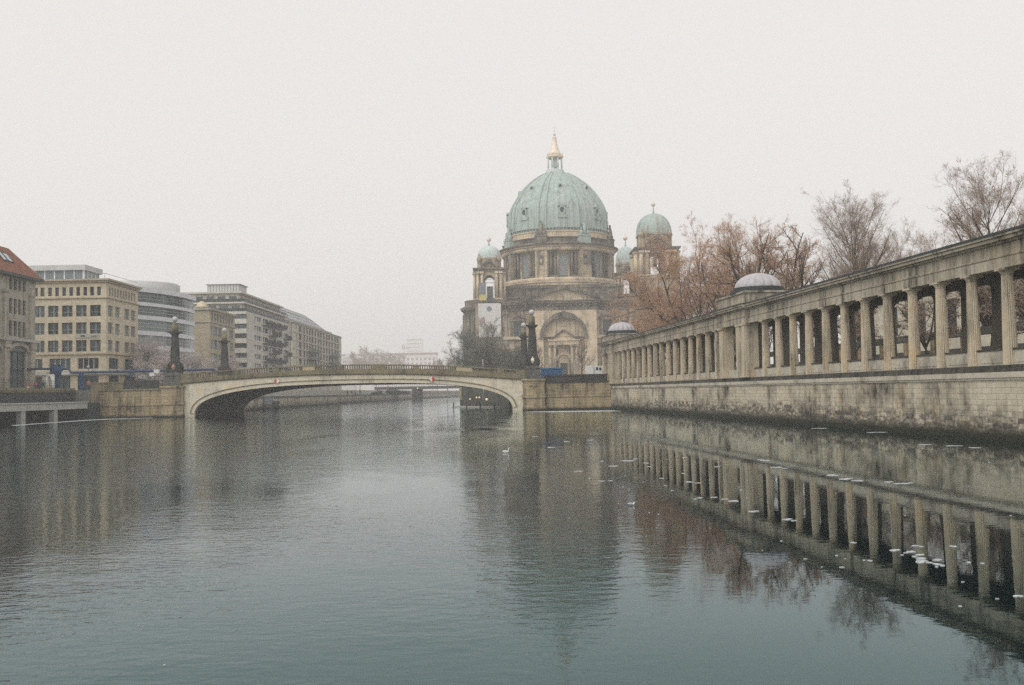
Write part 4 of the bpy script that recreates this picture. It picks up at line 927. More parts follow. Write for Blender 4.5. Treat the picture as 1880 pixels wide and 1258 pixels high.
for k in range(9): xx = P0 - 3 + (P1 - P0 + 3) * k / 8; m.box(xx - .1, xx + .1, Y2 + 5.97, Y2 + 6.2, Zp(513), Zp(497))
for k in range(5): yy = Y2 + 6 + (YP - Y2 - 6) * k / 4; m.box(P1 - .2, P1 + .03, yy - .1, yy + .1, Zp(513), Zp(497))
m.m = 2; m.box(P0 - 3.5, P1 + .5, Y2 + 5.4, YP + .5, Zp(497), Zp(487.5)); obj(m, "penthouse", [m_white, m_glass_g, m_zinc], b2)
m = MB()
for k in range(15): m.box(XC2 - 20 + 1.4 * k, XC2 - 19.95 + 1.4 * k, Y2 + .2, Y2 + .25, zc2 + .3, zc2 + 1.3)
m.box(XC2 - 20, XC2, Y2 + .2, Y2 + .25, zc2 + 1.3, zc2 + 1.36); m.box(XC2 - .3, XC2 - .25, Y2 + .3, YE, zc2 + 1.3, zc2 + 1.36); obj(m, "roof_railing", m_steel, b2)

# --- curved glass offices
b3 = thing("glass_office", "curved white and glass office building with horizontal bands and roof drum", "building", (-80, 214, LZ))
A3, B3 = (at(249, 600, 203).x, 203.0), (at(357.5, 600, 227.5).x, 227.5)
def arc3(off, n=18):
    out = []
    for k in range(n + 1):
        t = k / n; x = A3[0] + (B3[0] - A3[0]) * t; y = A3[1] + (B3[1] - A3[1]) * t; b = 4 * t * (1 - t) * 1.9
        out.append((x + b + off, y - b * .1))
    return out
def ring3(m, off, z0, z1, depth=14):
    f = arc3(off); n = len(f); bk = [(x - depth, y) for x, y in f]; m.slab(f + bk[::-1], z0, z1)
gl3 = [(22.9, 25.0), (20.2, 22.2), (17.0, 19.3), (14.0, 16.1), (11.0, 13.1), (8.0, 10.1), (5.0, 7.1)]
for z0, z1 in gl3:
    m = MB(); ring3(m, -.35, z0, z1); m.m = 1
    f = arc3(-.3, 18)
    for z in (z0 + (z1 - z0) * .36, z0 + (z1 - z0) * .68): m.tube([(x, y, z) for x, y in f], .04, 4)
    for x, y in f[::3]: m.tube([(x, y, z0), (x, y, z1)], .03, 4)
    obj(m, "window_band", [m_glass_g, m_wpaint], b3)
edges = [25.0, 26.0] , [22.2, 22.9], [19.3, 20.2], [16.1, 17.0], [13.1, 14.0], [10.1, 11.0], [7.1, 8.0], [4.4, 5.0]
for z0, z1 in edges:
    m = MB(); ring3(m, 0 if z0 < 25 else .35, z0, z1); obj(m, "floor_band", m_white, b3)
m = MB(); p = at(287, 525, 216); m.lathe(p.x - 5, 220, [(8.4, 26.0), (8.4, 28.0), (8.0, 28.3), (.1, 28.6)], 40); obj(m, "roof_drum", m_zinc, b3)

# --- slim tan tower block
Y4 = 242.0; X4 = at(384.7, 600, Y4).x
b4 = thing("tan_corner_block", "slim tan stone block with blank end wall and small domed roof turret", "building", (X4 - 4, Y4 + 6, LZ))
Z4 = lambda py: at(384.7, py, Y4).z
Y4r = lambda px: atX(px, 600, X4).y
G4 = ((X4, 0, 0), (0, 1), (1, 0)); F4 = ((0, Y4, 0), (1, 0), (0, -1))
X4l = at(356.5, 600, Y4).x; zt4 = Z4(567); Y4e = Y4r(431)
wr4 = [(Y4r(388 + 5.2 * k), Y4r(391.6 + 5.2 * k), Z4(588), Z4(573)) for k in range(8)]
w4 = [(Y4r(a), Y4r(b), Z4(c), Z4(d)) for a, b in ((387.5, 399), (401, 407), (421.5, 428)) for c, d in ((616, 598), (640, 623), (666, 648))]
m = MB(G4); m.facade(Y4, Y4e, LZ, zt4, wr4 + w4, 0, .3); m.box(Y4e - .3, Y4e - .002, -12, -.31, LZ, zt4); obj(m, "window_wall", m_beige2, b4)
m = MB(F4); m.quad((X4l - 3, 0, LZ), (X4, 0, LZ), (X4, 0, zt4), (X4l - 3, 0, zt4)); m.box(X4l - 3, X4 - .3, -14, -.2, zt4 - .4, zt4 - .05); obj(m, "blank_wall", m_beige2, b4)
for r in wr4: window(b4, G4, r, -.3, GLL, 1, 1, .08)
for r in w4: window(b4, G4, r, -.3, GLL, 3, 1, .09)
for z0, z1, pr, nm in ((zt4 - .25, zt4 + .2, .5, "cornice"), (Z4(592), Z4(590), .25, "string_course")):
    m = MB(); m.slab([(X4l - 3, Y4 - pr), (X4 + pr, Y4 - pr), (X4 + pr, Y4e + .3), (X4, Y4e + .3), (X4, Y4), (X4l - 3, Y4)], z0, z1); obj(m, nm, m_oldst, b4)
p = at(370.5, 560, Y4 + 4); m = MB(); m.cyl(p.x, p.y, zt4 - .2, zt4 + .7, 1.5, 1.4, 16); m.lathe(p.x, p.y, [(1.6, zt4 + .7), (1.6, zt4 + .9), (1.35, zt4 + 1.0), (1.0, zt4 + 1.7), (.5, zt4 + 2.1), (.02, zt4 + 2.3)], 16); obj(m, "roof_turret", m_beige, b4)

# --- grey block with balconies
X5, Y5 = -73.2, 274.0
b5 = thing("balcony_block", "grey stone office block with two set back top floors and dark balconies", "building", (X5 - 8, Y5 + 25, LZ))
Z5 = lambda py, px=450: at(px, py, Y5).z
F5 = ((0, Y5, 0), (1, 0), (0, -1)); G5 = ((X5, 0, 0), (0, 1), (1, 0))
Y5r = lambda px: atX(px, 600, X5).y
Y5e = 327.5; zt5 = Z5(571.5); X5l = -98.0
rows5 = [(Z5(585.2 + 17.9 * k), Z5(576.3 + 17.9 * k)) for k in range(6)]
x5 = lambda px: at(px, 600, Y5).x
wf5 = [(x5(431), x5(452.5), *r) for r in rows5] + [(x5(c), x5(c + 17), *r) for c in (362, 386, 409) for r in rows5]
colr5 = [(466.6, 479.6), (482.8, 492.3), (494, 506.8), (508.8, 517.8), (520.8, 529)]
wr5 = [(Y5r(a), Y5r(b), *r) for a, b in colr5 for r in rows5]
m = MB(F5); m.facade(X5l, X5, LZ, zt5, wf5, 0, .4); obj(m, "end_wall", m_grey, b5)
m = MB(G5); m.facade(Y5, Y5e, LZ, zt5, wr5, 0, .4); m.box(Y5e - .3, Y5e - .002, -20, -.41, LZ, zt5); obj(m, "river_wall", m_grey, b5)
for r in wf5: window(b5, F5, r, -.4, [m_frame, m_glass], 3, 1, .1)
for k, r in enumerate(wr5): window(b5, G5, r, -.4, GLL if k < 6 else GL, 3, 1, .1)
for ci, (a, b) in enumerate(colr5[1:]):            # balconies in a staggered pattern
    for ri in range(6):
        if (ci + ri) % 2 == 0 or ci == 1:
            z0 = rows5[ri][0] - .5; y0, y1 = Y5r(a) - .4, Y5r(b) + .4
            m = MB(G5); m.box(y0, y1, .002, 1.25, z0 - .18, z0); n_ = int((y1 - y0) / .25)
            for q in range(n_ + 1): yy = y0 + (y1 - y0) * q / n_; m.box(yy - .025, yy + .025, 1.18, 1.23, z0, z0 + 1.0)
            m.box(y0, y1, 1.15, 1.25, z0 + 1.0, z0 + 1.06); obj(m, "balcony", m_iron, b5)
def terrace(zlo, zw0, zw1, zhi, sb, lab):
    m = MB(); m.box(X5l, X5 - sb, Y5 + sb, Y5e - 1, zlo, zw0); m.box(X5l, X5 - sb, Y5 + sb, Y5e - 1, zw1, zhi); m.box(X5l, X5 - sb + 1.1, Y5 + sb - 1.1, Y5e, zhi, zhi + .45); obj(m, "set_back_floor", m_grey, b5)
    m = MB(); m.box(X5l, X5 - sb - .15, Y5 + sb + .15, Y5e - 1.15, zw0, zw1); m.m = 1
    for k in range(8): xx = X5l + (X5 - sb - X5l) * k / 7; m.box(xx - .5, xx + .5, Y5 + sb - .02, Y5 + sb + .2, zw0, zw1)
    for k in range(13): yy = Y5 + sb + (Y5e - 1 - Y5 - sb) * k / 12; m.box(X5 - sb - .2, X5 - sb + .02, yy - .45, yy + .45, zw0, zw1)
    obj(m, "ribbon_window", [m_glass_g, m_grey], b5)
terrace(zt5, Z5(568.5), Z5(560), Z5(556.5), 1.6, 0); terrace(Z5(556.5) + .46, Z5(550), Z5(541.5), Z5(536.5), 2.9, 1)
m = MB()
for z, s in ((zt5, .1), (Z5(556.5) + .45, 1.0)):
    m.box(X5l, X5 - s, Y5 + s, Y5 + s + .12, z, z + .95); m.box(X5 - s - .12, X5 - s, Y5 + s + .13, Y5e, z, z + .95)
obj(m, "terrace_railing", m_frame, b5)
p0, p1 = at(381.5, 526, Y5 + 9).x, at(439, 526, Y5 + 9).x; m = MB(); m.box(p0, p1, Y5 + 9, Y5 + 17, Z5(535), at(410, 523, Y5 + 9).z); m.m = 1
for k in range(12): xx = p0 + (p1 - p0) * k / 11; m.box(xx - .08, xx + .08, Y5 + 8.95, Y5 + 9.1, Z5(534), at(410, 523, Y5 + 9).z)
m.box(p0 - .4, p1 + .4, Y5 + 8.6, Y5 + 17.4, at(410, 523, Y5 + 9).z, at(410, 521.8, Y5 + 9).z); obj(m, "roof_plant_room", [m_zinc, m_steel], b5)

# --- long hotel with glass roof
X6, Y6a, Y6b = -72.6, 328.5, 423.0
b6 = thing("glass_roof_hotel", "long cream hotel with a grid of windows and huge sloping glass roof", "building", (X6 - 10, 376, LZ))
G6 = ((X6, 0, 0), (0, 1), (1, 0)); Y6r = lambda px: atX(px, 630, X6).y
zt6 = atX(560, 599, X6).z; fl = (zt6 - LZ) / 8.3
cols6 = [(548.8, 554)] + [(557.5 + 5.1 * k, 560.6 + 5.1 * k) for k in range(13)]
r6 = [(Y6r(a), Y6r(b), zt6 - .75 - fl * (k + 1) + .75, zt6 - .55 - fl * k) for a, b in cols6 for k in range(7)]
m = MB(G6); m.facade(Y6a, Y6b, LZ, zt6, r6, 0, .35); m.box(Y6b - .3, Y6b - .002, -28, -.36, LZ, zt6); m.box(Y6a, Y6a + .3, -28, -.36, LZ, zt6); obj(m, "wall", m_cream, b6)
for k, r in enumerate(r6): window(b6, G6, r, -.35, GL, 2, 1, .12)
for k in range(8):
    m = MB(G6); z = zt6 - .35 - fl * k; m.box(Y6a, Y6b, 0, .14, z - .07, z + .1); obj(m, "floor_line", m_conc, b6)
for px in (544, 556, 571.5, 587, 602, 617):
    m = MB(G6); y = Y6r(px); m.box(y - .25, y + .25, .001, .2, LZ, zt6); obj(m, "facade_pier", m_conc, b6)
for px0, px1 in ((564, 581), (604, 617)):
    for k in (2, 3, 4, 5) if px0 < 600 else (2, 3, 4):
        z = zt6 - .5 - fl * (k + 1) ; m = MB(G6); m.box(Y6r(px0), Y6r(px1), .141, 1.5, z - .15, z + .05); m.box(Y6r(px0), Y6r(px1), 1.42, 1.5, z + .05, z + 1.0); obj(m, "balcony", m_frame, b6)
zr6 = 35.2
m = MB(G6)
def roofq(m, o):
    A = [(Y6a - 6, -2.6, zt6 + .6), (Y6b - 9, -2.6, zt6 + .6), (Y6b - 20, -11, zr6), (Y6a - 14, -11, zr6)]
    m.quad(*[(a, d + o, z + o) for a, d, z in A]); return A
m.m = 0; A = roofq(m, 0); m.quad((Y6b - 9, -2.6, zt6 + .6), (Y6b - 9, -26, zt6 + .6), (Y6b - 20, -18, zr6), (Y6b - 20, -11, zr6)); m.quad((Y6a - 14, -11, zr6), (Y6b - 20, -11, zr6), (Y6b - 20, -18, zr6), (Y6a - 14, -18, zr6)); m.quad((Y6a - 6, -2.6, zt6 + .6), (Y6a - 14, -11, zr6), (Y6a - 14, -18, zr6), (Y6a - 6, -26, zt6 + .6))
m.m = 1
for k in range(27):
    t = k / 26; p_ = [A[0][i] + (A[1][i] - A[0][i]) * t for i in range(3)]; q_ = [A[3][i] + (A[2][i] - A[3][i]) * t for i in range(3)]; m.tube([p_, q_], .12, 4)
for f in (0, .25, .5, .75, 1):
    p_ = [A[0][i] + (A[3][i] - A[0][i]) * f for i in range(3)]; q_ = [A[1][i] + (A[2][i] - A[1][i]) * f for i in range(3)]; m.tube([p_, q_], .14 if f not in (.75,) else .3, 4)
obj(m, "glass_roof", [m_glass_roof, m_steel], b6)
m = MB(G6); m.box(Y6a, Y6b, -3, .3, zt6, zt6 + .25); m.box(Y6a, Y6b - 8, -2.62, -2.4, zt6 + .25, zt6 + 1.6); obj(m, "roof_parapet", m_oldst, b6)

# ------------------------------------------------------------------ landing stage, pipe and clutter on the left bank
ls = thing("landing_stage", "low concrete landing stage on piers with black water openings under it", "landing stage", (-67, 135, 0))
m = MB(); m.box(-70.4, -65.2, 60, 152.8, 1.66, 2.55); m.box(-70.4, -65.05, 60, 152.9, 2.55, 2.72); obj(m, "deck", m_conc, ls)
for y in [133.0 - 9.3 * k for k in range(6)] + [142.4]:
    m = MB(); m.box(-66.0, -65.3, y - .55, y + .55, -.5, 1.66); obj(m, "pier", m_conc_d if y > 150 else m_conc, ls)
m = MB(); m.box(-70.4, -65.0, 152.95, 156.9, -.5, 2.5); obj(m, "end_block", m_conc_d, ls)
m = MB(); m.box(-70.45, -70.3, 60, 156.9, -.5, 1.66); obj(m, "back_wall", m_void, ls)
uw = thing("retaining_wall", "dark upper wall with stone coping behind the landing stage", "wall", (-69.6, 135, 2.7))
m = MB(); m.box(-70.5, -69.3, 130.2, 156.9, 2.72, 4.45); obj(m, "wall", m_conc_d, uw)
m = MB(); m.box(-70.6, -69.0, 60, 156.95, 4.45, 4.85); m.box(-70.5, -69.12, 131, 156.9, 4.2, 4.45); obj(m, "coping", m_parap, uw)
m = MB(); m.box(-70.5, -68.6, 60, 130.2, 2.72, 4.45); obj(m, "stone_pier", m_abut, uw)
rl = thing("railing", "thin dark iron railing along the quay edge by the beige office block", "railing", (-69.8, 140, 4.85))
m = MB()
for z in (5.25, 5.6, 5.95): m.tube([(-69.8, 60, z), (-69.8, 156.8, z)], .025, 5)
for k in range(49): m.tube([(-69.8, 60 + 2.015 * k, 4.85), (-69.8, 60 + 2.015 * k, 5.97)], .03, 5)
obj(m, "rail", m_iron, rl)
YB = 163.5
pp = thing("overhead_pipe", "long blue overhead water pipe on posts along the quay", "pipe", (at(200, 683, YB).x, YB, LZ))
pts = [at(x, y, YB + .004 * (x - 100)) for x, y in ((36, 678), (90, 677.5), (126, 677.5), (131, 684.5), (200, 683), (262, 681.5), (318, 680), (392, 678.5), (396, 683))]
m = MB(); m.tube(pts, .19, 8); obj(m, "tube", m_blue, pp)
for px in (149, 240, 330, 385):
    m = MB(); q = at(px, 683, YB); m.box(q.x - .35 if px < 150 else q.x - .12, q.x + .35 if px < 150 else q.x + .12, YB - .12, YB + .12, LZ, q.z - .1); obj(m, "post", m_blue, pp)
for px in (170, 215, 262, 310, 355):
    m = MB(); q = at(px, 682.6 - .016 * (px - 200), YB + .004 * (px - 100)); m.tube([q + Vector((-.09, 0, 0)), q + Vector((.09, 0, 0))], .27, 10); obj(m, "flange", m_blue, pp)
pu = thing("pump_unit", "blue dewatering pump tank with railing on top by the pipe", "pump", (at(104, 712, YB - 1).x, YB - 1, LZ))
c = at(103.5, 678, YB - 1); hz_ = lambda y: at(103.5, y, YB - 1).z
m = MB(); m.lathe(c.x, c.y, [(.5, hz_(691)), (1.0, hz_(687)), (1.0, hz_(673)), (.7, hz_(671))], 18); obj(m, "tank", m_blue, pu)
m = MB(); m.box(c.x - .5, c.x + .5, c.y - .4, c.y + .4, LZ, hz_(691)); obj(m, "stand", m_blue, pu)
m = MB(); m.box(c.x - 1.0, c.x + .9, c.y - .7, c.y + .7, hz_(671), hz_(670)); m.box(c.x - .7, c.x + .6, c.y - .7, c.y - .66, hz_(665), hz_(664))
for k in range(5): m.box(c.x - .7 + .32 * k, c.x - .66 + .32 * k, c.y - .7, c.y - .66, hz_(670), hz_(664.5))
obj(m, "walkway", m_iron, pu)
c2 = at(120, 685, YB - 1.5); m = MB(); m.box(c2.x - .55, c2.x + .55, c2.y - .2, c2.y + .2, c2.z - .3, c2.z + .25); obj(m, "lamp_panel", m_wpaint, pu)
wf = thing("white_frame", "white pipe arch standing on the quay beside the blue pump", "pipe frame", (at(91, 712, YB - 2).x, YB - 2, LZ))
q0, q1 = at(86, 690, YB - 2), at(96.3, 690, YB - 2)
for q, r in ((q0, .22), (q1, .36)):
    m = MB(); m.cyl(q.x, q.y, LZ, q.z - .1, r, r, 10); obj(m, "upright", m_wpaint, wf)
m = MB(); m.tube([(q0.x - .15, q0.y, q0.z), (q1.x + .3, q1.y, q1.z)], .24, 8); obj(m, "crossbar", m_wpaint, wf)
oc = at(51.5, 711, 154.5); cn_ = thing("traffic_cone", "small orange cone by the railing at the foot of the red roofed house", "cone", (oc.x, oc.y, 4.5))
m = MB(); m.box(oc.x - .3, oc.x + .3, oc.y - .3, oc.y + .3, 4.5, 4.56); obj(m, "foot", m_orange, cn_)
m = MB(); m.cyl(oc.x, oc.y, 4.56, 5.5, .26, .06, 12); m.m = 1; m.lathe(oc.x, oc.y, [(.215, 4.85), (.165, 5.1)], 12); obj(m, "body", [m_orange, m_wpaint], cn_)
slp = at(162, 674, YB + 6); sl_ = thing("street_lamp", "slender street lamp with white globe in front of the beige office", "street lamp", (slp.x, slp.y, LZ))
m = MB(); m.cyl(slp.x, slp.y, LZ, slp.z - .2, .08, .06, 8); obj(m, "post", m_iron, sl_)
m = MB(); m.ball(slp.x, slp.y, slp.z, .24, 12); obj(m, "globe", m_globe, sl_)
fl_ = at(284, 689, 161); fb = thing("site_light", "white floodlight box on a post behind the dark fence panel", "floodlight", (fl_.x, fl_.y, LZ))
m = MB(); m.cyl(fl_.x, fl_.y, LZ, fl_.z, .06, None, 6); obj(m, "post", m_iron, fb)
q = at(288, 682, 161); m = MB(); m.frust(q.x, q.y, q.z - .3, q.z + .3, .36, .3, .42, .3); obj(m, "lamp_head", m_wpaint, fb)
q = at(280, 687.5, 161); m = MB(); m.frust(q.x, q.y, q.z - .28, q.z + .22, .42, .3, .36, .3); m.box(q.x, fl_.x + .3, q.y - .05, q.y + .05, q.z - .05, q.z + .05); obj(m, "lamp_head", m_wpaint, fb)
# containers and post on the right bank and the bridge
c0, c1 = at(993, 680, 164), at(1032, 680, 164)
ct = thing("site_container", "blue container roofed box behind the dark parapet right of the lamp column", "container", ((c0.x + c1.x) / 2, 165, 4.4))
zt = at(1010, 675.5, 164).z
m = MB(); m.box(c0.x, c1.x, 164, 166.4, 4.5, zt - .25)
for k in range(14): xx = c0.x + (c1.x - c0.x) * (k + .5) / 14; m.box(xx - .05, xx + .05, 163.95, 164, 4.6, zt - .3)
obj(m, "body", m_blue2, ct)
m = MB(); m.box(c0.x - .08, c1.x + .08, 163.9, 166.5, zt - .25, zt); obj(m, "roof_sheet", m_blue2, ct)
c0, cm, c1 = at(1076, 680, 168), at(1091, 680, 168), at(1107, 680, 168)
wc = thing("site_cabin", "white site cabin with two dark windows beside the far end of the colonnade", "cabin", (cm.x, 169, 4.4))
zt = at(1090, 671, 168).z; m = MB(); m.box(c0.x, cm.x - .12, 168, 170.4, 4.4, zt); m.box(cm.x + .12, c1.x, 168, 170.4, 4.4, zt - .1); m.box(cm.x - .119, cm.x + .119, 168.3, 170.2, 4.4, zt - .3); obj(m, "body", m_wpaint, wc)
for a, b in ((1094, 1098), (1100, 1104)):
    m = MB(); m.box(at(a, 677, 168).x, at(b, 677, 168).x, 167.95, 167.999, at(1100, 680, 168).z, at(1100, 674.5, 168).z); obj(m, "window", m_glass, wc)
q = at(886.5, 661, BY0 + .2); zb = zp(q.x)
wp = thing("marker_post", "thin white post standing up from the bridge parapet below the bare bush", "post", (q.x, BY0 + .2, zb))
m = MB(); m.cyl(q.x, BY0 + .18, zb, q.z, .05, .04, 6); m.ball(q.x, BY0 + .18, q.z, .07, 6); obj(m, "pole", m_wpaint, wp)
m = MB(); m.box(q.x - .15, q.x + .15, BY0 + .1, BY0 + .26, zb, zb + .1); obj(m, "foot", m_steel, wp)
# ------------------------------------------------------------------ trees: tapered trunk, limbs, many fine twigs
def unit(v): return v / np.maximum(np.linalg.norm(v, axis=-1, keepdims=True), 1e-9)
def tubes(P, Rr, n):
    """P (N,K,3) polylines, Rr (N,K) radii -> verts, quads."""
    N, K, _ = P.shape
    T = np.empty_like(P); T[:, 1:-1] = P[:, 2:] - P[:, :-2]; T[:, 0] = P[:, 1] - P[:, 0]; T[:, -1] = P[:, -1] - P[:, -2]
    T = unit(T); ref = np.where(np.abs(T[..., 2:3]) > .85, np.array([1., 0, 0]), np.array([0, 0, 1.]))
    U = unit(np.cross(T, ref)); W = np.cross(T, U)
    a = np.arange(n) * 2 * np.pi / n
    V = P[:, :, None] + Rr[:, :, None, None] * (np.cos(a)[None, None, :, None] * U[:, :, None] + np.sin(a)[None, None, :, None] * W[:, :, None])
    idx = np.arange(N * K * n).reshape(N, K, n); j2 = (np.arange(n) + 1) % n
    A, B = idx[:, :-1], idx[:, 1:]
    Q = np.stack([A, A[:, :, j2], B[:, :, j2], B], -1).reshape(-1, 4)
    return V.reshape(-1, 3), Q
def spawn(rng, P, Rr, n_per, t0, ang, lr, L, up, K, wob, rr, droop=0.0, tpow=1.0):
    """Children on the polylines P: returns new polylines and radii."""
    N, K0, _ = P.shape
    par = np.repeat(np.arange(N), n_per); M = len(par)
    t = (t0 + (1 - t0) * rng.random(M) ** tpow) * (K0 - 1); i = np.minimum(t.astype(int), K0 - 2); f = (t - i)[:, None]
    S = P[par, i] * (1 - f) + P[par, i + 1] * f
    D = unit(P[par, i + 1] - P[par, i]); r0 = (Rr[par, i] * (1 - f[:, 0]) + Rr[par, i + 1] * f[:, 0]) * rr
    rnd = unit(rng.normal(size=(M, 3))); perp = unit(rnd - (rnd * D).sum(-1, keepdims=True) * D)
    a = np.radians(rng.normal(ang[0], ang[1], M))[:, None]
    D = unit(D * np.cos(a) + perp * np.sin(a) + np.array([0, 0, up]))
    tt = t / (K0 - 1)
    ln = L[par] * lr * (1.15 - .55 * tt) * rng.uniform(.6, 1.25, M)
    out = np.empty((M, K, 3)); out[:, 0] = S
    for k in range(1, K):
        D = unit(D + rng.normal(size=(M, 3)) * wob + np.array([0, 0, up * .25 - droop]))
        out[:, k] = out[:, k - 1] + D * (ln / (K - 1))[:, None]
    rad = r0[:, None] * np.linspace(1, .35, K)[None]
    return out, rad, ln
def leaf_quads(rng, S, size, n):
    S = S[rng.integers(0, len(S), n)] + rng.normal(size=(n, 3)) * size * 1.1
    a = unit(rng.normal(size=(n, 3))); b = unit(np.cross(a, rng.normal(size=(n, 3))))
    s = (size * rng.uniform(.5, 1.2, n))[:, None]
    V = np.stack([S - a * s, S + b * s * .6, S + a * s, S - b * s * .6], 1).reshape(-1, 3)
    return V, np.arange(4 * n).reshape(n, 4)
def tree(name, label, cat, base, H, spread, kind, seed, mats, leaves=0, leaf=.12, lean=(0, 0), group=None, dens=1.0, twig_r=.016, trunk_h=.28, trunk_r=None, leaf_on=None):
    rng = np.random.default_rng(seed); b = Vector(base); H *= {"vase": .98, "upright": .88}.get(kind, .94); leaf *= .75
    root = thing(name, label, cat, b, group)
    tr = trunk_r or H * .018
    up0 = np.array([lean[0], lean[1], 1.0]); up0 /= np.linalg.norm(up0)
    segs = []                                    # thick parts
    if kind == "vase":                           # short trunk that forks into rising limbs
        K = 6; th = H * trunk_h
        P0 = np.zeros((1, K, 3)); w = rng.normal(size=(K, 3)) * .015 * H * np.array([1, 1, 0]); w[0] = 0
        P0[0] = up0[None] * np.linspace(0, th, K)[:, None] + w * np.linspace(0, 1, K)[:, None]
        R0 = tr * np.linspace(1.15, .78, K)[None]
        n1 = 5; P1 = np.empty((n1, 8, 3)); D = np.empty((n1, 3)); ph = rng.random() * 6.28
        for k in range(n1):
            a = ph + 2 * np.pi * k / n1 + rng.normal() * .25; tilt = np.radians(rng.uniform(16, 46)) if k else np.radians(8)
            D[k] = [np.cos(a) * np.sin(tilt) * spread, np.sin(a) * np.sin(tilt) * spread, np.cos(tilt)]
        D = unit(D + up0 * .25); P1[:, 0] = P0[0, -1] - np.array([0, 0, 1]) * rng.random((n1, 1)) * th * .12
        L1 = (H - th) * rng.uniform(.72, .95, n1)
        for k in range(1, 8):
            D = unit(D + rng.normal(size=(n1, 3)) * .13 + np.array([0, 0, .05])); P1[:, k] = P1[:, k - 1] + D * (L1 / 7)[:, None]
        R1 = (tr * .58 * np.linspace(1, .22, 8))[None].repeat(n1, 0)
        P2, R2, L2 = spawn(rng, P1, R1, int(13 * dens), .1, (48, 14), .52, L1, .14, 6, .12, .6, .01)
        P3, R3, L3 = spawn(rng, P2, R2, 8, .12, (44, 14), .50, L2, .08, 5, .14, .55, .01)
        P4, R4, L4 = spawn(rng, P3, R3, 7, .08, (42, 15), .52, L3, .06, 4, .15, .6, .01)
        P5, R5, L5 = spawn(rng, P4, R4, int(7 * dens), .0, (38, 16), .62, L4, .06, 3, .13, .7, .0)
        limbs = [(P1, R1, 8), (P2, R2, 5)] + ([(P3, R3, 4)] if dens < .8 else []); fine = ([] if dens < .8 else [(P3, R3)]) + [(P4, R4), (P5, R5)]
    elif kind == "upright":                      # one leader, rising side branches
        K = 12
        P0 = np.zeros((1, K, 3)); P0[0] = up0[None] * np.linspace(0, H * .97, K)[:, None] + rng.normal(size=(K, 3)) * .006 * H * np.array([1, 1, 0])
        R0 = tr * (np.linspace(1.1, .06, K) ** .9)[None]
        L0 = np.array([H * spread])
        P2, R2, L2 = spawn(rng, P0, R0, int(58 * dens), trunk_h, (54, 9), .40, L0, .26, 6, .07, .45, 0)
        P3, R3, L3 = spawn(rng, P2, R2, 9, .1, (38, 12), .42, L2, .16, 5, .1, .55, 0)
        P4, R4, L4 = spawn(rng, P3, R3, 7, .05, (38, 14), .52, L3, .12, 4, .12, .6, 0)
        P5, R5, L5 = spawn(rng, P4, R4, int(5 * dens), .0, (36, 14), .7, L4, .1, 3, .12, .7, 0)
        limbs = [(P2, R2, 5)]; fine = [(P3, R3), (P4, R4), (P5, R5)]
    else:                                        # shrub: many stems from the ground
        n0 = 18; P0 = np.zeros((n0, 7, 3)); a = rng.random(n0) * 6.28; tilt = np.radians(rng.uniform(5, 48, n0)); D = np.stack([np.cos(a) * np.sin(tilt) * spread, np.sin(a) * np.sin(tilt) * spread, np.cos(tilt)], -1)
        D = unit(D); L0 = H * rng.uniform(.7, 1.0, n0); P0[:, 0, :2] = rng.normal(size=(n0, 2)) * .05 * H
        for k in range(1, 7): D = unit(D + rng.normal(size=(n0, 3)) * .1 + np.array([0, 0, .02])); P0[:, k] = P0[:, k - 1] + D * (L0 / 6)[:, None]
        R0 = (tr * .5 * np.linspace(1, .2, 7))[None].repeat(n0, 0)
        P2, R2, L2 = spawn(rng, P0, R0, int(14 * dens), .05, (40, 12), .40, L0, .08, 5, .12, .6, 0)
        P3, R3, L3 = spawn(rng, P2, R2, 8, .1, (36, 14), .5, L2, .05, 4, .14, .6, 0)
        P4, R4, L4 = spawn(rng, P3, R3, int(9 * dens), .0, (36, 14), .6, L3, .04, 3, .12, .7, .0)
        limbs = [(P2, R2 * .6, 4)]; fine = [(P3, R3), (P4, R4)]
    V, Q = tubes(P0, R0, 10); VV, QQ = [V], [Q]; o = len(V)
    for P, Rr, n in limbs:
        v, q = tubes(P, np.maximum(Rr, twig_r * 1.3), n); VV.append(v); QQ.append(q + o); o += len(v)
    fast_obj("trunk", np.concatenate(VV), np.concatenate(QQ), [mats[0]], None, root, True)
    VV, QQ, MI, o = [], [], [], 0
    for P, Rr in fine:
        v, q = tubes(P, np.clip(Rr, twig_r * np.linspace(1, .6, P.shape[1])[None], .5), 3); VV.append(v); QQ.append(q + o); MI.append(np.zeros(len(q), int)); o += len(v)
    if leaves:
        S = fine[-1][0][:, 1:].reshape(-1, 3)
        if leaf_on == "low": S = S[S[:, 2] < H * .7]
        v, q = leaf_quads(rng, S, leaf, leaves); VV.append(v); QQ.append(q + o); MI.append(np.ones(len(q), int)); o += len(v)
    fast_obj("crown", np.concatenate(VV), np.concatenate(QQ), [mats[1]] + ([mats[2]] if leaves else []), np.concatenate(MI), root, True)
    return root
def tbase(px, Y, z, py=650):
    p = at(px, py, Y); return (p.x, Y, z)
def theight(px, py, Y, z): return at(px, py, Y).z - z
GT = "bare winter trees behind the colonnade"
TB = [m_bark, m_twig, m_leaf_b]; TO = [m_bark, m_twig_o, m_leaf_o]
tree("linden_tree", "half bare spreading tree directly behind the nearer pavilion dome", "tree", tbase(1392, 125, 4.4), theight(1392, 392, 125, 4.4), 1.25, "vase", 11, TO, 4500, .08, (-.06, 0), GT, .72, 0.0076, .42, .42)
tree("linden_tree", "bare forked tree with dark leaning trunk just right of the nearer pavilion dome", "tree", tbase(1432, 122, 4.4), theight(1445, 396, 122, 4.4), 1.3, "vase", 23, TO, 4500, .08, (.13, 0), GT, .66, 0.0071, .40, .40)
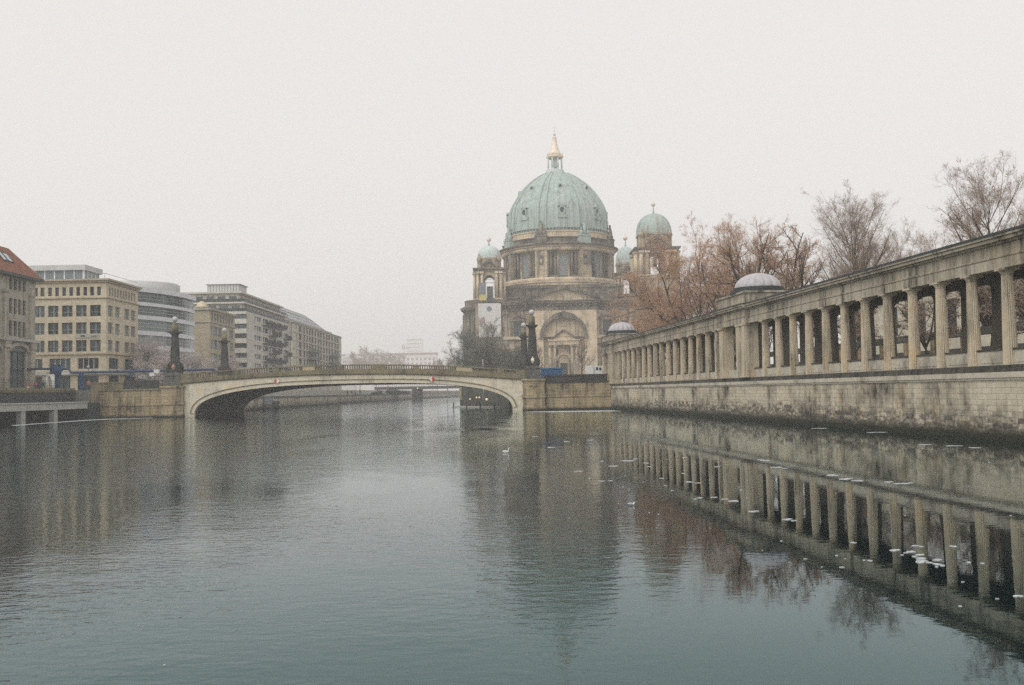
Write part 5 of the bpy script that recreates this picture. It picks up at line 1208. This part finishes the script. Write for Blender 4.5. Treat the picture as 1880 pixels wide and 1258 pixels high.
tree("oak_tree", "broad rusty orange tree still holding leaves in front of the cathedral tower", "tree", tbase(1296, 165, 4.4), theight(1296, 425, 165, 4.4), 1.8, "vase", 31, TO, 21000, .11, (0, 0), GT, 1.25, 0.0089, .2, .5)
tree("oak_tree", "dense brownish tree low between the cathedral and the colonnade roof", "tree", tbase(1232, 178, 4.4), theight(1228, 505, 178, 4.4), 2.0, "vase", 37, TO, 14000, .11, (0, 0), GT, 1.2, 0.0089, .2, .42)
tree("oak_tree", "tall brown tree between the rusty orange tree and the nearer dome", "tree", tbase(1345, 158, 4.4), theight(1345, 425, 158, 4.4), 1.4, "vase", 41, TO, 12000, .10, (0, 0), GT, .9, 0.0085, .3, .45)
tree("poplar_tree", "tall bare upright tree with one straight leader above the middle of the colonnade", "tree", tbase(1578, 112, 4.4), theight(1574, 362, 112, 4.4), 1.2, "upright", 53, TB, 2200, .07, (-.01, 0), GT, 1.1, 0.0063, .22, .30)
tree("poplar_tree", "faint smaller bare tree behind the tall upright one", "tree", tbase(1660, 165, 4.4), theight(1656, 415, 165, 4.4), 1.0, "upright", 59, TB, 900, .09, (0, 0), GT, 1.0, 0.0076, .2, .3)
tree("poplar_tree", "low bare tree filling the gap left of the plane tree", "tree", tbase(1712, 150, 4.4), theight(1712, 425, 150, 4.4), 1.0, "upright", 67, TB, 1600, .09, (0, 0), GT, .9, 0.0071, .2, .3)
tree("plane_tree", "plane tree with scattered brown leaves and dark trunk seen between the nearest columns", "tree", tbase(1826, 80, 4.4), theight(1822, 335, 80, 4.4), 1.3, "upright", 71, [m_bark, m_twig, m_leaf_b], 2600, .085, (0, 0), GT, 1.0, 0.0049, .16, .30)
tree("plane_tree", "plane tree cut by the right edge above the colonnade roof", "tree", tbase(1925, 92, 4.4), theight(1900, 365, 92, 4.4), 1.1, "upright", 73, [m_bark, m_twig, m_leaf_b], 2600, .085, (-.02, 0), GT, 1.0, 0.0053, .16, .30)
tree("linden_tree", "pale bare tree filling the sky between the forked tree and the tall upright one", "tree", tbase(1505, 150, 4.4), theight(1505, 470, 150, 4.4), .9, "vase", 79, TB, 900, .09, (0, 0), GT, .6, 0.0076, .3, .35)
# by the cathedral
tree("willow_bush", "big grey green bare bush in front of the white banner at the bridge end", "tree", tbase(886, 214, 4.3), theight(888, 592, 214, 4.3), 1.05, "shrub", 83, [m_bark, m_twig_g, m_leaf_g], 9000, .11, (0, 0), None, 1.6, 0.0089, .1, .3)
tree("willow_bush", "lower grey bare bush between the big bush and the lamp column", "tree", tbase(938, 222, 4.4), theight(938, 634, 222, 4.4), 1.0, "shrub", 89, [m_bark, m_twig_g, m_leaf_g], 4000, .11, (0, 0), None, 1.3, 0.0089, .1, .25)
tree("young_tree", "thin young bare tree before the right side of the cathedral porch", "tree", tbase(1068, 235, 4.4), theight(1068, 612, 235, 4.4), .8, "upright", 97, TB, 200, .08, (0, 0), None, .5, 0.0081, .3, .2)
tree("young_tree", "thin young bare tree just right of the lamp column with the gilded crest", "tree", tbase(986, 230, 4.4), theight(986, 622, 230, 4.4), .8, "upright", 101, TB, 200, .08, (0, 0), None, .5, 0.0081, .3, .2)
# frosted trees on the left bank
GF = "frosted trees along the left bank"
for k, (px, py, Y, sd_, lab) in enumerate([
    (272, 618, 192, 103, "large pale frosted tree before the glass offices, left of the orange crested lamp"),
    (303, 640, 186, 107, "frosted bushy tree tight behind the orange crested lamp column"),
    (366, 630, 200, 109, "pinkish frosted tree in front of the tan corner block"),
    (392, 650, 215, 113, "small frosted tree left of the small far lamp column"),
    (450, 652, 240, 127, "pale frosted tree in front of the grey balcony block"),
    (482, 665, 262, 131, "lowest frosted bush at the foot of the dark balconies")]):
    tree("frosted_tree", lab, "tree", (atX(px, 650, -70.0 if Y > 195 else at(px, 650, Y).x).x, Y, 4.5), theight(px, py, Y, 4.5), 1.15, "shrub" if k in (1, 5) else "vase", sd_, [m_bark_f, m_twig_f, m_leaf_f], 2600, .10, (0, 0), GF, 1.0, 0.0089, .16, .2)

# a row of courtyard trees close behind the columns
GC = "young trees in the courtyard behind the columns"
for k in range(6):
    a = 62 + 17.5 * k; x, y = cw(a, -9.5 - (k % 3) * 1.6)
    tree("courtyard_tree", "young bare tree in the courtyard seen only between the columns", "tree", (x, y, 4.4), 6.4 + (k % 4) * .5, 1.5, "vase", 200 + k, [m_bark, m_twig, m_leaf_b], 300, .12, (0, 0), GC, .5, .014, .22, .16)
# ------------------------------------------------------------------ far side of the bridge
eb = thing("embankment_wall", "pale stone embankment with upper terrace wall seen through the left of the arch", "wall", (-57, 300, 0))
m = MB(); pl = [(-52.6, 187.1), (-57.1, 190), (-57.1, 330), (-50.3, 560), (-17.9, 1050)]
for (x0, y0), (x1, y1) in zip(pl, pl[1:]):
    m.quad((x0, y0, -.5), (x1, y1, -.5), (x1, y1, 2.75), (x0, y0, 2.75))
obj(m, "lower_wall", m_quay, eb)
m = MB()
for (x0, y0), (x1, y1) in zip(pl, pl[1:]):
    A = [m.p(x0 + .12, y0, 2.5), m.p(x1 + .12, y1, 2.5), m.p(x1 + .12, y1, 2.95), m.p(x0 + .12, y0, 2.95), m.p(x0 - .6, y0, 2.5), m.p(x1 - .6, y1, 2.5), m.p(x1 - .6, y1, 2.95), m.p(x0 - .6, y0, 2.95)]
    m.f(A[0], A[1], A[2], A[3]); m.f(A[3], A[2], A[6], A[7]); m.f(A[4], A[7], A[6], A[5]); m.f(A[0], A[4], A[5], A[1])
obj(m, "coping", m_dark2, eb)
m = MB(); pu_ = [(-52.55, 187.3), (-63.9, 190.1), (-63.9, 330), (-57.9, 560)]
for (x0, y0), (x1, y1) in zip(pu_, pu_[1:]): m.quad((x0, y0, 2.7), (x1, y1, 2.7), (x1, y1, 4.7), (x0, y0, 4.7))
obj(m, "upper_wall", m_conc, eb)
rw = thing("embankment_wall", "dark stone river wall below the cathedral seen through the right of the arch", "wall", (-11, 260, 0))
pr_ = [(2.05, 186.2), (-11.35, 212.4), (-17.75, 345), (-24.6, 500), (-24.1, 900)]
m = MB()
for (x0, y0), (x1, y1) in zip(pr_, pr_[1:]): m.quad((x0, y0, -.5), (x1, y1, -.5), (x1, y1, 4.3), (x0, y0, 4.3))
obj(m, "wall", m_dark2, rw)
m = MB()
for (x0, y0), (x1, y1) in zip(pr_[:3], pr_[1:3] + pr_[2:3]):
    m.quad((x0 - .1, y0, 4.3), (x1 - .1, y1, 4.3), (x1 - .1, y1, 4.75), (x0 - .1, y0, 4.75)); m.quad((x0 - .1, y0, 4.75), (x1 - .1, y1, 4.75), (x1 + .7, y1, 4.75), (x0 + .7, y0, 4.75))
obj(m, "coping", m_parap, rw)
# small jetty below it with bollard lamps and a mast
jt = thing("jetty", "low grey floating jetty under the right end of the arch", "jetty", (-5.5, 205, 0))
m = MB(); m.slab([(-11.4, 205.5), (1.0, 183.6), (.2, 182.6), (-12.6, 204.8)], -.2, .22); obj(m, "deck", m_conc, jt)
for k in range(5):
    f = k / 4; m = MB(); m.cyl(-12.2 + 11.6 * f, 204.2 - 21 * f, -.4, 1.0, .13, None, 8); obj(m, "pile", m_iron, jt)
for px, py, lab in ((863, 733, "lit bollard lamp on the jetty, leftmost and apart from the others"), (875, 730, "lit bollard lamp on the jetty, left one of the close pair"), (880, 730, "lit bollard lamp on the jetty, right one of the close pair"), (893.5, 733.5, "largest lit bollard lamp on the jetty just right of the mast")):
    f = (px - 845) / 105.0; Y = 204 - 20.5 * f; q = at(px, py, Y)
    t = thing("bollard_lamp", lab, "lamp", (q.x, Y, .38), "lit lamps on the jetty")
    m = MB(); m.cyl(q.x, Y, .3, q.z - .12, .1, .08, 8); m.cyl(q.x, Y, .3, .5, .2, .2, 8); obj(m, "post", m_iron, t)
    m = MB(); m.ball(q.x, Y, q.z, .24 if px > 890 else .16, 12); obj(m, "globe", m_lit, t)
q = at(887.5, 714, 197); t = thing("jetty_mast", "thin pale mast on the jetty under the right end of the arch", "mast", (q.x, 197, .3))
m = MB(); m.cyl(q.x, 197, .3, 4.3, .11, .07, 8); obj(m, "pole", m_steel, t)
m = MB(); m.box(q.x - .3, q.x + .3, 196.97, 197.03, 1.9, 2.2); obj(m, "crossarm", m_steel, t)
q = at(845.5, 721, 211.5); t = thing("wall_sign", "pale yellow upright board at the corner of the dark river wall", "sign", (q.x, 211.2, .9))
m = MB(); m.box(q.x - .25, q.x + .25, 211.2, 211.3, 1.4, 4.1); obj(m, "board", m_pale, t)
m = MB(); m.box(q.x - .05, q.x + .05, 211.3, 211.5, .4, 4.2); obj(m, "post", m_steel, t)
# mooring dolphins with a small landing on the left
dk = thing("mooring_dock", "dark timber mooring posts with a small grey landing under the left of the arch", "dock", (-52, 214, 0))
for px, top in ((472, 727), (479, 728), (484, 728), (503, 736), (509.5, 736)):
    q = atz(px, 751.5, 0); m = MB(); m.cyl(q.x, q.y, -.5, Z_(px, top, q.y), .42, .4, 10); obj(m, "post", m_dark, dk)
qa, qb = atz(480, 752, 0), atz(512, 751, 0)
m = MB(); m.box(qa.x, qb.x, qa.y + .6, qa.y + 3, .9, 1.15); obj(m, "platform", m_iron, dk)
m = MB(); m.box(qa.x + .4, qa.x + 2.2, qa.y + .8, qa.y + 2.4, 1.15, 2.9); m.box(qa.x + .2, qa.x + 2.4, qa.y + .7, qa.y + 2.5, 2.9, 3.05); obj(m, "cabin", m_scaff, dk)
# far road bridge
fb = thing("road_bridge", "far dark flat road bridge with square pier seen under the stone arch", "bridge", (-35, 452, 0))
x0, x1 = -62, -22.6
m = MB(); m.box(x0, x1, 446, 462, 4.9, 6.1); obj(m, "deck", m_dark2, fb)
m = MB(); m.box(X_(756.5, 446, 720), X_(770.5, 446, 720), 445.6, 462.4, -.5, 5.6); obj(m, "pier", m_dark, fb)
m = MB()
for k in range(40): xx = x0 + (x1 - x0) * k / 39; m.box(xx - .05, xx + .05, 446, 446.1, 6.1, 7.1)
m.box(x0, x1, 445.95, 446.15, 7.1, 7.2); obj(m, "railing", m_iron, fb)
q = at(766.5, 713, 445); t = thing("bridge_light", "small yellow lamp on the pier of the far road bridge", "lamp", (q.x, 445.3, q.z))
m = MB(); m.ball(q.x, 445, q.z, .32, 10); obj(m, "lens", m_lit, t)
m = MB(); m.box(q.x - .3, q.x + .3, 445.2, 445.6, q.z - .3, q.z + .3); obj(m, "housing", m_iron, t)
def shrub(px, y0, y1, w, Y, lab, seed):
    q = at(px, y0, Y); Hh = Z_(px, y1, Y) - 2.72; rng = np.random.default_rng(seed)
    t = thing("evergreen_shrub", lab, "shrub", (q.x, Y, 2.72), "dark shrubs on the promenade")
    W_ = w * Y / F_PX / 2; n = 2600
    u = unit(rng.normal(size=(n, 3))) * (rng.random((n, 1)) ** .4); S = u * np.array([W_, W_, Hh * .5]) * (1 + .18 * np.sin(u[:, :1] * 9 + seed) * np.cos(u[:, 2:3] * 7)) + np.array([0, 0, Hh * .5])
    V, Q = leaf_quads(rng, S, .22, n); V[:, 2] = np.abs(V[:, 2]); fast_obj("foliage", V, Q, [m_shrub], None, t)
    m = MB(); m.cyl(q.x, Y, 2.7, 2.72 + Hh * .6, .12, .05, 6); obj(m, "stem", m_bark, t)
shrub(722, 733, 716, 30, 420, "broad dark shrub left of the far bridge pier", 3)
shrub(741, 733, 719, 22, 425, "narrow dark shrub tight against the far bridge pier", 4)
shrub(690, 733, 722, 16, 380, "lowest dark shrub, farthest from the far bridge pier", 5)
# hazy skyline
FY = 1500.0
fbld = thing("distant_building", "long pale flat roofed building fading in the haze behind the bridge", "building", (X_(715, FY), FY, 4.5))
z1 = Z_(715, 652, FY); xa, xb = X_(628, FY, 660), X_(801, FY, 660)
r = [(xa + (xb - xa) * (k + .2) / 22, xa + (xb - xa) * (k + .7) / 22, z1 - 9 - 7 * j, z1 - 5 - 7 * j) for k in range(22) for j in range(2)]
FF = ((0, FY, 0), (1, 0), (0, -1))
m = MB(FF); m.facade(xa, xb, 4, z1, r, 0, .5); m.box(xa, xb, -30, -.6, 4, z1 - .1); obj(m, "wall", m_pink, fbld)
for q in r:
    m = MB(FF); m.quad((q[0], -.4, q[2]), (q[1], -.4, q[2]), (q[1], -.4, q[3]), (q[0], -.4, q[3])); obj(m, "window", m_glass_l, fbld)  # lighter glass, so haze is partly in the window colour
m = MB(FF); m.box(xa - 1, xb + 1, -31, 1, z1, z1 + 2.6); obj(m, "roof", m_tile, fbld)
TY = 2450.0; xa, xb = X_(746, TY, 640), X_(775, TY, 640)
tw = thing("distant_tower", "ghostly square high rise almost lost in the fog", "tower block", ((xa + xb) / 2, TY, 4.5))
z1 = Z_(760, 622, TY); m = MB(); m.box(xa, xb, TY, TY + 35, 4, z1); obj(m, "wall", m_pink, tw)
m = MB()
for j in range(14):
    z = 12 + (z1 - 16) * j / 13; m.box(xa + 2, xb - 2, TY - .3, TY - .05, z, z + 2.6)
obj(m, "window_band", m_glass_l, tw)
dY = 1350.0; q = at(637, 652, dY); ds = thing("distant_house", "pale distant house with small pointed roof turret left of the flat roofed building", "building", (q.x, dY, 4.5))
z0 = Z_(637, 657, dY); m = MB(); m.box(X_(627, dY), X_(650, dY), dY, dY + 20, 4, z0); obj(m, "wall", m_conc, ds)
m = MB(); m.lathe(q.x, dY + 6, [(4.5, z0), (4.2, z0 + 2.5), (2.0, z0 + 4.2), (.3, z0 + 7)], 12); obj(m, "turret", m_zinc, ds)
m = MB()
for k in range(6): xx = X_(629, dY) + 2.5 * k; m.box(xx, xx + 1.2, dY - .2, dY - .02, z0 - 7, z0 - 4)
obj(m, "window_row", m_glass, ds)
GD = "faint trees in the fog beyond the bridge"
for px, py, Y, sd_, lab in ((660, 645, 900, 141, "faint wide tree in the fog, nearest the glass roofed hotel"), (690, 640, 950, 143, "faint tree in the fog left of the tallest one"), (712, 634, 1000, 149, "tallest faint tree in the fog beyond the bridge"), (820, 655, 700, 151, "faint low tree in the fog beside the big grey bush")):
    tree("foggy_tree", lab, "tree", tbase(px, Y, 4.5), theight(px, py, Y, 4.5), 1.3, "vase", sd_, [m_twig, m_twig, m_leaf_b], 1200, .3, (0, 0), GD, .8, .06, .2)
# buildings behind the colonnade
mu = thing("museum_building", "plain sandstone museum wing glimpsed between the nearest columns", "building", (66, 120, 4.4))
MF = ((50, 150, 0), (.18, -.984), (-.984, -.18))
r = [(6 + 6.5 * k, 8.2 + 6.5 * k, 9.5, 13.5) for k in range(9)]
m = MB(MF); m.facade(0, 66, 4.4, 15.5, r, 0, .4); m.box(0, 66, -20, -.5, 4.4, 15.4); obj(m, "wall", m_cream, mu)
for q in r: window(mu, MF, q, -.4, GL, 2, 3, .12)
m = MB(MF); m.box(-.5, 66.5, -20.5, .7, 15.5, 16.2); obj(m, "cornice", m_conc, mu)
m = MB(MF); m.box(-.1, 66.1, .002, .35, 6.3, 7.2); obj(m, "plinth_band", m_dark2, mu)
hd = thing("courtyard_wall", "low ochre wall with dark openings behind the colonnade columns", "wall", (*cw(100, -16), 4.4))
m = MB(CF); m.box(40, 150, -16.5, -16, 4.4, 5.6); m.m = 1; m.box(40, 150, -16.6, -15.9, 5.6, 5.9); m.m = 0
for k in range(22): m.box(42 + 5 * k, 42.8 + 5 * k, -16.6, -15.8, 4.4, 6.9)
obj(m, "wall", [m_abut, m_dark2], hd)
m = MB(CF); m.box(40, 150, -16.7, -15.7, 6.9, 7.5); obj(m, "beam", m_dark2, hd)
# ------------------------------------------------------------------ ice, gulls, people
GI = "ice fragments floating by the colonnade"
ri = random.Random(17)
def ice_piece(px, py, wpx, asp=1.0):
    q = atz(px, py, 0); w = wpx * .72 * q.y / F_PX / 2; d = .7 * min(w * 1.1, .55 + .3 * w) * asp
    n = 15; ph = ri.random() * 6; poly = []
    for k in range(n):
        a = 2 * math.pi * k / n; rr = 1 + .28 * math.sin(2 * a + ph) + .2 * math.sin(3 * a + ph * 2) + ri.uniform(-.16, .16)
        poly.append((q.x + w * rr * math.cos(a), q.y + d * rr * math.sin(a)))
    m = MB(); m.slab(poly, -.01, .012); o = obj(m, "ice_floe", m_ice, None, (q.x, q.y, 0))
    return tag(o, "thin white ice fragment floating on the dark water beside the colonnade reflection", "ice", GI, "thing")
Z8 = [(590, 171, 52), (545, 188, 34), (505, 172, 16), (505, 237, 28), (535, 236, 20), (650, 178, 22), (615, 165, 24), (660, 190, 14), (700, 228, 16), (712, 252, 14), (735, 268, 14), (775, 160, 22), (790, 240, 36), (770, 212, 16), (820, 243, 20), (825, 292, 22), (870, 290, 26), (905, 296, 26), (935, 302, 46), (960, 265, 9), (880, 190, 26), (1000, 336, 42), (1110, 362, 44), (1130, 366, 24), (1040, 170, 40), (1020, 167, 24), (1075, 192, 44), (1100, 196, 20), (1255, 218, 52), (1300, 230, 60), (1340, 236, 44), (1440, 240, 42), (1480, 245, 50), (1510, 243, 24), (1325, 438, 26), (1380, 497, 20), (1288, 518, 18), (1168, 491, 16), (1360, 495, 8), (1270, 480, 10), (1460, 463, 46), (1525, 448, 26), (1545, 451, 20), (1650, 450, 30), (1860, 612, 36), (1792, 621, 14), (1680, 566, 12), (1672, 645, 12), (660, 340, 8), (560, 310, 7), (400, 358, 8), (430, 205, 30), (340, 127, 40), (390, 108, 28), (470, 103, 24), (288, 92, 22), (1650, 122, 60), (1720, 128, 50), (1560, 118, 50), (810, 296, 18), (1215, 65, 60), (1400, 78, 70), (640, 240, 8), (690, 345, 8), (1090, 432, 12), (1745, 505, 14), (1700, 502, 20)]
for zx, zy, w in Z8: ice_piece(820 + zx / 1.7736, 750 + zy / 1.7736, w / 1.7736)
for _ in range(22):                                # the close cluster under the near columns
    t = ri.random(); zx = 1470 + 135 * t + ri.uniform(-12, 12); zy = 468 + 36 * t + ri.uniform(-12, 16); ice_piece(820 + zx / 1.7736, 750 + zy / 1.7736, ri.uniform(7, 24))
for _ in range(34):
    px = ri.uniform(1000, 1860); py = 752 + (px - 1000) * .06 + (ri.random() ** 1.3) * (150 + (px - 1000) * .22); ice_piece(px, py + 14, ri.uniform(2.0, 4.0), .6)
def ice_sheet(pts, lab):
    P = [atz(x, y, 0) for x, y in pts]; m = MB(); m.slab([(q.x, q.y) for q in P], -.01, .018)
    c = P[0]; tag(obj(m, "ice_sheet", m_ice, None, (c.x, c.y, 0)), lab, "ice", None, "thing")
ice_sheet([(965, 756.4), (1010, 755.4), (1060, 754.6), (1122, 753.6), (1140, 755.0), (1105, 755.6), (1060, 756.2), (1010, 756.8)], "long thin pale ice strip on the water at the foot of the brown quay wall")
ice_sheet([(20, 781.2), (80, 777.0), (150, 771.8), (200, 769.2), (280, 767.4), (280, 767.7), (200, 770.2), (150, 773.0), (80, 777.8), (30, 781.6)], "long thin pale ice strip on the water along the landing stage")
for px, py, w in ((115, 1170, 4), (302, 1222, 7), (600, 1140, 3), (255, 1150, 4)):
    q = atz(px, py, 0); o = ice_piece(px, py, w, .5); tag(o, "tiny white ice speck on the open water in the foreground", "ice", "ice specks on the open water")
def skin(name, verts, edges, radii, mat, parent, root=0, sub=2):
    me = bpy.data.meshes.new(name); me.from_pydata(verts, edges, []); me.materials.append(mat)
    o = bpy.data.objects.new(name, me); col.objects.link(o); o.parent = parent; BASE[o.name] = BASE[parent.name]
    sk = o.modifiers.new("skin", "SKIN"); sk.use_smooth_shade = True
    for i, r in enumerate(radii): me.skin_vertices[0].data[i].radius = (r if isinstance(r, tuple) else (r, r)); me.skin_vertices[0].data[i].use_root = (i == root)
    ss = o.modifiers.new("sub", "SUBSURF"); ss.levels = sub; ss.render_levels = sub
    return o
m_gull = plain("white feathers", (.78, .78, .77), .8, .06, 6)
m_gullw = plain("pale grey feathers", (.42, .44, .46), .8, .1, 6)
m_beak = plain("orange beak", (.55, .25, .07), .5, .1, 6)
def gull(px, py, s, face, lab, swan=False):
    q = atz(px, py, 0); t = thing("swan" if swan else "gull", lab, "bird", (q.x, q.y, 0))
    f = face
    if swan:
        V = [(0, 0, .10), (-.22 * f, 0, .13), (-.42 * f, 0, .24), (.2 * f, 0, .13), (.30 * f, 0, .24), (.30 * f, 0, .42), (.33 * f, 0, .56), (.42 * f, 0, .60), (.50 * f, 0, .575)]
        Rr = [(.17, .15), (.15, .13), (.03, .03), (.12, .11), (.055, .055), (.042, .042), (.045, .045), (.05, .045), (.03, .028)]
        E = [(0, 1), (1, 2), (0, 3), (3, 4), (4, 5), (5, 6), (6, 7), (7, 8)]; bk = (.53 * f, .565)
        wing = [(-.40 * f, .27), (.10 * f, .26)]
    else:
        V = [(0, 0, .06), (-.14 * f, 0, .08), (-.27 * f, 0, .12), (.10 * f, 0, .09), (.145 * f, 0, .15), (.165 * f, 0, .20), (.20 * f, 0, .205)]
        Rr = [(.085, .075), (.07, .06), (.015, .015), (.065, .06), (.04, .04), (.042, .04), (.02, .02)]
        E = [(0, 1), (1, 2), (0, 3), (3, 4), (4, 5), (5, 6)]; bk = (.225 * f, .195); wing = [(-.27 * f, .135), (.06 * f, .13)]
    V = [tuple(c * s for c in v) for v in V]; Rr = [(a * s, b * s) for a, b in Rr]
    skin("body", V, E, Rr, m_gull, t)
    m = MB(); b = Vector((q.x, q.y, 0)); r0 = .02 if not swan else .022
    m.tube([b + Vector((bk[0] * s - .01 * f, 0, bk[1] * s)), b + Vector(((bk[0] + (.05 if not swan else .09) * f) * s, 0, (bk[1] - .015) * s))], [r0 * s, .004], 6); obj(m, "beak", m_beak, t)
    for sd in (-1, 1):
        m = MB(); w0, w1 = wing; k = .075 if not swan else .15
        pts = [b + Vector(((w0[0] + (w1[0] - w0[0]) * u) * s, sd * k * s * (1 if u > .15 else .3), (w0[1] + (w1[1] - w0[1]) * u - .05 * math.sin(u * 3.14) * 0) * s - .02 * s)) for u in (0, .3, .6, .85, 1)]
        m.tube(pts, [.008 * s, .035 * s, .05 * s, .045 * s, .015 * s], 8); obj(m, "wing", m_gull if swan else m_gullw, t)
gull(929, 831.5, .40, 1, "white swan floating on the water right of midstream, tail up", True)
gull(1160, 928, .42, 1, "lone white gull floating on the dark water left of the colonnade reflection")
gull(1083, 880, .22, -1, "tiny white gull resting on the water near the reflected cathedral")
# people on the left quay and promenade
def cloth(name, trousers, jacket, skin_=(.45, .30, .23), hair=(.05, .04, .03)):
    t = NT(name); tc = t.n("ShaderNodeTexCoord"); sx = t.n("ShaderNodeSeparateXYZ"); t.l(tc.outputs["Object"], sx.inputs[0]); z = sx.outputs[2]
    st = lambda a: t.math("GREATER_THAN", z, a)
    c = t.mix(st(.10), (.03, .03, .03), trousers); c = t.mix(st(.86), c, jacket); c = t.mix(st(1.47), c, skin_)
    c = t.mix(t.ramp(t.noise(tc.outputs["Object"], 9, 3), .3, .8), c, t.mix(1.0, c, (.7, .7, .7), "MULTIPLY")); return t.fin(c, .85)
def person(base, rz, lab, mat, hairmat, step=.0, hips=1.0, grp=None):
    t = thing("person", lab, "person", base, grp); t.rotation_euler = (0, 0, rz)
    V = [(0, 0, .95), (0, 0, 1.15), (0, 0, 1.38), (0, 0, 1.49), (0, .01, 1.57), (0, .015, 1.68),
         (.11, 0, .88), (.12, step, .50), (.12, step * .6 - .02, .08), (.12, step * .6 + .14, .05),
         (-.11, 0, .88), (-.12, -step * .4, .50), (-.12, -step - .02, .08), (-.12, -step + .14, .05),
         (.20, 0, 1.40), (.26, -.03, 1.13), (.25, .08, .90), (.24, .11, .82),
         (-.20, 0, 1.40), (-.26, -.03, 1.13), (-.24, .10, .92), (-.23, .14, .84)]
    E = [(0, 1), (1, 2), (2, 3), (3, 4), (4, 5), (0, 6), (6, 7), (7, 8), (8, 9), (0, 10), (10, 11), (11, 12), (12, 13), (2, 14), (14, 15), (15, 16), (16, 17), (2, 18), (18, 19), (19, 20), (20, 21)]
    Rr = [(.17, .13), (.16, .125), (.19, .13), .065, .085, .09, .10, .07, .05, .04, .10, .07, .05, .04, .08, .058, .045, .04, .08, .058, .045, .04]
    skin("body", V, E, Rr, mat, t)
    b = Vector(base); m = MB(); m.lathe(b.x, b.y, [(.101, base[2] + 1.64), (.108, base[2] + 1.70), (.085, base[2] + 1.775), (.01, base[2] + 1.80)], 12); obj(m, "hair", hairmat, t)
    return t
m_hair = plain("dark hair", (.04, .03, .025), .8, .2, 8)
m_c1 = cloth("coral jacket clothing", (.03, .04, .09), (.52, .10, .11)); m_c2 = cloth("navy clothing", (.03, .03, .04), (.045, .06, .12)); m_c3 = cloth("rose jacket clothing", (.06, .065, .07), (.45, .20, .19)); m_c4 = cloth("black coat clothing", (.03, .03, .035), (.035, .037, .04))
person((at(65, 705, 159).x, 159, 4.5), R(160), "person in a coral red jacket and blue trousers by the white pipe arch", m_c1, m_hair)
person((at(79.5, 705, 159.5).x, 159.5, 4.5), R(200), "person in dark navy clothes between the red jacket and the white pipe arch", m_c2, m_hair, .08)
person((at(163, 705, 161.5).x, 161.5, 4.5), R(175), "person in a rose jacket standing near the broad blue pipe post", m_c3, m_hair)
for k, (px, lab) in enumerate(((638, "person in black walking on the far promenade, leftmost of the group"), (646, "person in black on the far promenade, second from the left"), (652, "person in black on the far promenade, left of the pair at the right"), (661, "person in black on the far promenade, farthest right"))):
    Y = 330.0; p = at(px, 722, Y); person((p.x - 0, Y, 2.72), R(60 * k), lab, m_c4, m_hair, .1, 1, "people on the far promenade")
